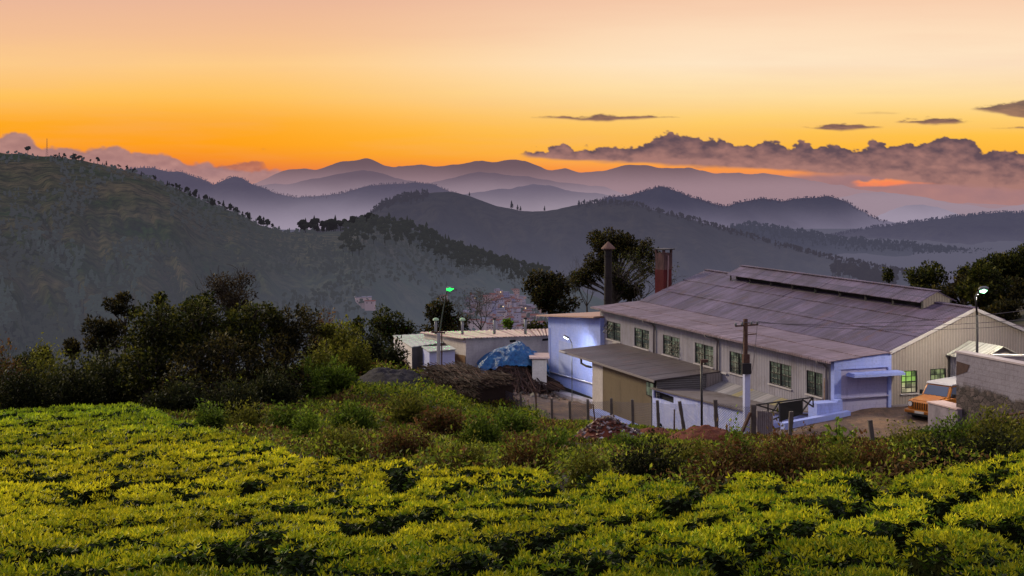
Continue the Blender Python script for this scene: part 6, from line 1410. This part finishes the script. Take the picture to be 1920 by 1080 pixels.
# ================================================================== far trees, forest, town
def haze_leaf(name, base, hz, f):  # distance haze painted in as flat emission over the foliage colour
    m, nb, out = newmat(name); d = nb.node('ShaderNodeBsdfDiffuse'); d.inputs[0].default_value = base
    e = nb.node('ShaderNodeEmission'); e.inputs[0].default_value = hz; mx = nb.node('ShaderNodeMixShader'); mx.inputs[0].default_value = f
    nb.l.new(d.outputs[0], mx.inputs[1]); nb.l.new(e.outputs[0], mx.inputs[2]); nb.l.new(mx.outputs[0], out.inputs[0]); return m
def mini_tree(mb, p, h, w, kind=0):
    """small far tree: trunk and a ragged crown of facets"""
    if kind == 0:   # conifer-like
        tiers = R.randint(3, 5); mb.tube([p-[0, 0, h*.1], p+[0, 0, h*.4]], h*.02, 4, cap=False)
        for k in range(tiers):
            z0 = h*(.18+.75*k/tiers); r_ = w*(1-.75*k/tiers)*R.uniform(.7, 1.2); n = 6
            vs = [p+[math.cos(6.283*i/n+k)*r_*R.uniform(.6, 1.25), math.sin(6.283*i/n+k)*r_, z0+R.uniform(-.03, .03)*h] for i in range(n)]+[p+[R.uniform(-.1, .1)*w, 0, z0+h*R.uniform(.28, .38)]]
            mb.add(vs, [(i, (i+1) % n, n) for i in range(n)])
    else:           # round crown on a stem
        mb.tube([p-[0, 0, h*.1], p+[0, 0, h*.6]], h*.022, 4, cap=False)
        for k in range(4):
            c = p+np.array([R.uniform(-.5, .5)*w, R.uniform(-.5, .5)*w, h*R.uniform(.5, .85)]); s_ = w*R.uniform(.4, .75)
            vs = [c+np.array([math.cos(a)*math.cos(b), math.sin(a)*math.cos(b), math.sin(b)*.8])*s_*R.uniform(.65, 1.25) for b in (-.6, .2, .8) for a in np.linspace(0, 6.283, 7)[:-1]]+[c+[0, 0, s_*.85]]
            fs = [(j*6+i, j*6+(i+1) % 6, (j+1)*6+(i+1) % 6, (j+1)*6+i) for j in range(2) for i in range(6)]+[(12+i, 12+(i+1) % 6, 18) for i in range(6)]+[tuple(range(5, -1, -1))]
            mb.add(vs, fs)
# distinct trees on the ridge of the left hill: copies of a few kinds
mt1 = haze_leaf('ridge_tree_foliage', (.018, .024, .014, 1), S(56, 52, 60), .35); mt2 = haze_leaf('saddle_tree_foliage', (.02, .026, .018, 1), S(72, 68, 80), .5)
protos = []
for k in range(6):
    mb = MB(); mini_tree(mb, np.zeros(3), 10.0, 3.0 if k % 2 == 0 else 3.6, k % 2); me = mb.build('pine_tree', mt1); protos.append(me)
used = set()
def ridge_tree(pos, h, kind, label, group, mat=None, name=None):
    pr_ = protos[kind % 6]
    if kind % 6 in used: o = pr_.copy(); COL.objects.link(o)
    else: o = pr_; used.add(kind % 6)
    o.name = name or ('pine_tree' if kind % 2 == 0 else 'hill_tree'); o.location = Vector(pos); s_ = h/10*R.uniform(.85, 1.15); o.scale = (s_*R.uniform(.8, 1.2), s_, s_); o.rotation_euler = (0, 0, R.uniform(0, 6))
    if mat: o.data = o.data.copy(); o.data.materials[0] = mat
    return tag(o, label, 'tree', group)
RG = 'trees standing along the ridge of the left hill'
ridge_tree(hillpoint(10, 51, 1)+[0, 0, -.5], 13, 1, 'lone tree on the bare top of the left hill', None)
for k in range(95):
    u = R.random(); x_ = 92+110*u if k < 22 else 225+(520-225)*(u**.75)
    if R.random() < .5: x_ += R.gauss(0, 6)
    p = hillpoint(10, x_, 1-R.choice([0, 0, 0, .01, .02])); ridge_tree(p-[0, 0, .8], R.uniform(5.5, 9)*(1.0 if x_ < 340 else 1.35) if x_ > 200 else R.uniform(5, 10), R.randint(0, 5), 'dark tree on the descending ridge line of the left hill', RG)
SG = 'row of slender trees on the saddle behind the left hill'
for k in range(46):
    x_ = 560+ 78*R.random() if k < 30 else 640+60*R.random(); p = hillpoint(10, x_, 1-R.choice([0, 0, .01])); ridge_tree(p-[0, 0, .8], R.uniform(13, 19), 1 if R.random() < .7 else 0, 'slender tree in the row on the saddle beside the left hill', SG)
for x_, h in ((957, 14), (968, 9), (975, 7), (1020, 8), (880, 7)):
    ridge_tree(hillpoint(20, x_, 1)-[0, 0, 1], h*1.5, 0, 'small conifer on the dip of the middle hill', 'conifers on the dip of the middle hill', mt2)
def forest(name, seed, n, xr, srange, hr, mat, label, power=1.0, cond=None, kinds=(0, 1), wf=.3):
    mb = MB(); cnt = 0
    for _ in range(n*6):
        if cnt >= n: break
        x_ = R.uniform(*xr); s_ = srange[0]+(srange[1]-srange[0])*R.random()**power
        if cond and not cond(x_, s_): continue
        p = hillpoint(seed, x_, s_).copy(); p[0] += R.uniform(-3, 3)*p[1]/2000; h = R.uniform(*hr); mini_tree(mb, p-[0, 0, h*.12], h, h*R.uniform(.8, 1.2)*wf, R.choice(kinds)); cnt += 1
    o = mb.build(name, mat); o['kind'] = 'stuff'; return tag(o, label, 'forest')
ns = lambda x_, s_: vnoise(np.array([x_/70.0]), np.array([s_*7.0]), 81)[0]
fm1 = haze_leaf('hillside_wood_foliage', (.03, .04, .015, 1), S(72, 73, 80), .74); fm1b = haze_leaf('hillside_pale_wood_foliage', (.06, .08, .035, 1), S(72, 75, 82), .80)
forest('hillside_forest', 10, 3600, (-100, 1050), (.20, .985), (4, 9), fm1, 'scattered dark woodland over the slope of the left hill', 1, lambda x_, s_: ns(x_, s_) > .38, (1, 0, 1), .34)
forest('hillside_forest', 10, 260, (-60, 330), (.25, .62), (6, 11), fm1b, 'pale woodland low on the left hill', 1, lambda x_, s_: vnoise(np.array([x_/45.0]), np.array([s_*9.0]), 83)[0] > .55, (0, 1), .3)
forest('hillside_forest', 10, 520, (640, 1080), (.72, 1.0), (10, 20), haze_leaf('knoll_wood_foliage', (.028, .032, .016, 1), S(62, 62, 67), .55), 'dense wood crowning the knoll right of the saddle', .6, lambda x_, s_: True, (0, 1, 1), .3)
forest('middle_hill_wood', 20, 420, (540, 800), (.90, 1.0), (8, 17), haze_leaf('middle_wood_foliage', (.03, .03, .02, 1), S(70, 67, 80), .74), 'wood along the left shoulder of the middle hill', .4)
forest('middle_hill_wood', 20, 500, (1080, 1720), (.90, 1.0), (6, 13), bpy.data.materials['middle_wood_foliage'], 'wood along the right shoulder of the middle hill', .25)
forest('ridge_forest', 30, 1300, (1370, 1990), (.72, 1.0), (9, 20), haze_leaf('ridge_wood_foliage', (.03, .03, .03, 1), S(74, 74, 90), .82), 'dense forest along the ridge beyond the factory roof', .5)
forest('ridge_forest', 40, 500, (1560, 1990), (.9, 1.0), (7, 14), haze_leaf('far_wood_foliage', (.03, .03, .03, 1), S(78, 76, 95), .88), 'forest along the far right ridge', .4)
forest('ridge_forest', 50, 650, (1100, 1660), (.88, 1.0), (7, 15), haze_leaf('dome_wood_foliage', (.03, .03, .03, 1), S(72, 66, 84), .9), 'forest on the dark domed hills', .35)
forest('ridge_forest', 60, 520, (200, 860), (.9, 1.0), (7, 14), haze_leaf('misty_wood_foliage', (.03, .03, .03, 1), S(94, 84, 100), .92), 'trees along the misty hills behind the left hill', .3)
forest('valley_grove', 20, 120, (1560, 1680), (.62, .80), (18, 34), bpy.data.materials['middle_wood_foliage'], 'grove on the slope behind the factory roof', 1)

# town in the valley
cw = [S(205, 180, 175), S(190, 185, 205), S(210, 160, 135), S(170, 165, 180), S(225, 205, 195), S(120, 130, 180), S(190, 150, 140)]
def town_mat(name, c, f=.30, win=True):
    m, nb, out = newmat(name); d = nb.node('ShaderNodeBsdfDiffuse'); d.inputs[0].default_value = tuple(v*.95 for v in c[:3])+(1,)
    e = nb.node('ShaderNodeEmission'); e.inputs[0].default_value = S(108, 98, 110); mx = nb.node('ShaderNodeMixShader'); mx.inputs[0].default_value = f  # valley haze painted over the house colours as emission
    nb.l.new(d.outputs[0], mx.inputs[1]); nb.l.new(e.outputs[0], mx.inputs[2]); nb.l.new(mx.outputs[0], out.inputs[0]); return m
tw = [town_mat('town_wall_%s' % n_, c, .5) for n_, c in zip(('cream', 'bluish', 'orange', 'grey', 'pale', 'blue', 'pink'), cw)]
trf = [town_mat('town_roof_%s' % n_, c) for n_, c in (('red', S(140, 80, 65)), ('tin', S(150, 150, 165)), ('dark', S(80, 70, 80)))]
twin = town_mat('town_window_dark', S(45, 42, 50)); tlit = lightmat('town_window_lit', (1, .72, .35, 1), 1.6)
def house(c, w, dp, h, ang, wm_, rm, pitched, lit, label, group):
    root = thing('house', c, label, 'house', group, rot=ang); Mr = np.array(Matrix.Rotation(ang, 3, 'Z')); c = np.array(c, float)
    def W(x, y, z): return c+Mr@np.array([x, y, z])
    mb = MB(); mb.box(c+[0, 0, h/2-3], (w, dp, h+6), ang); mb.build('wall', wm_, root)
    mb = MB(); a, b = w/2+.4, dp/2+.4
    if pitched:
        vs = [W(-a, -b, h), W(a, -b, h), W(a, b, h), W(-a, b, h), W(-a, 0, h+2.0), W(a, 0, h+2.0)]
        mb.add(vs, [(0, 1, 5, 4), (2, 3, 4, 5), (1, 2, 5), (3, 0, 4)])
    else: mb.box(c+[0, 0, h+.25], (w+.8, dp+.8, .5), ang)
    mb.build('roof', rm, root)
    nf = max(1, int(h//3)); nw = max(2, int(w//3.2))
    for f_ in range(nf):
        for i in range(nw):
            if R.random() < .25 and not lit: continue
            mb = MB(); x_ = -w/2+w*(i+.5)/nw; z_ = 1.6+f_*3
            mb.add([W(x_-.6, -dp/2-.05, z_-.6), W(x_+.6, -dp/2-.05, z_-.6), W(x_+.6, -dp/2-.05, z_+.6), W(x_-.6, -dp/2-.05, z_+.6)], [(0, 1, 2, 3)])
            mb.build('window', tlit if R.random() < (.035 if not lit else .7) else twin, root)
special = [((885, 571), 26, 8, 'long blue and white block above the valley town', 5, 1), ((893, 583), 28, 7, 'long pale block below the blue and white one', 4, 1), ((952, 596), 34, 6, 'long low hall with light bluish roof in the town', 1, 1), ((678, 563), 16, 5, 'white farmhouse alone on the slope left of the town', 4, 1),
           ((957, 571), 10, 6, 'small house with yellow light beside a blue roof', 5, 1), ((828, 558), 14, 4, 'brownish roofed house above the dark tree', 6, 0)]
for (pp, w, h, lb, ci, ri) in special:
    c = hillat(10, *pp); house(c-[0, 0, 1.5], w, 9, h, R.uniform(-.2, .2), tw[ci], trf[ri], False, lb.startswith('small house'), lb, None)
cnt = 0
while cnt < 170:
    t_ = R.random(); x_ = R.gauss(930+30*t_, 38-8*t_); y_ = 558+t_*62
    if x_ < 868 or x_ > 1020+20*t_ or (t_ < .3 and x_ > 960+R.random()*50): continue
    c = hillat(10, x_, y_); k_ = R.random()
    house(c-[0, 0, 1.0], R.uniform(7, 14), R.uniform(7, 11), R.choice([3.2, 3.4, 6.2, 6.4, 9]), R.uniform(-.7, .7), R.choice(tw), trf[R.choice([0, 0, 1, 1, 2])], R.random() < .45, False,
          'small house packed among others in the valley town', 'houses of the valley town'); cnt += 1
for k in range(9):
    x_, y_ = [(935, 552), (945, 555), (952, 558), (960, 562), (694, 568), (965, 549), (928, 549), (978, 570), (995, 585)][k]; c = hillat(10, x_, y_)
    house(c-[0, 0, 1.0], R.uniform(7, 11), 8, R.choice([3.2, 6.2]), R.uniform(-.5, .5), R.choice(tw[:5]), R.choice(trf), False, False, 'house scattered on the slope above the valley town', 'houses on the slope above the town')
# lattice mast on the left hill
c = hillpoint(10, 88, 1); ms = thing('lattice_mast', c, 'thin lattice mast on the ridge of the left hill', 'mast', rot=0); mb = MB(); H = 24
for sx_ in (-1, 1): mb.beam(c+[sx_*1.4, 0, 0], c+[sx_*.15, 0, H], .25, .25)
mb.build('leg', mt2, ms); mb = MB()
for k in range(8):
    z0, z1 = H*k/8, H*(k+1)/8; w0, w1 = 1.4-1.25*k/8, 1.4-1.25*(k+1)/8
    mb.beam(c+[-w0, 0, z0], c+[w1, 0, z1], .14, .14); mb.beam(c+[-w0, 0, z0], c+[w0, 0, z0], .14, .14)
mb.build('lattice', mt2, ms)
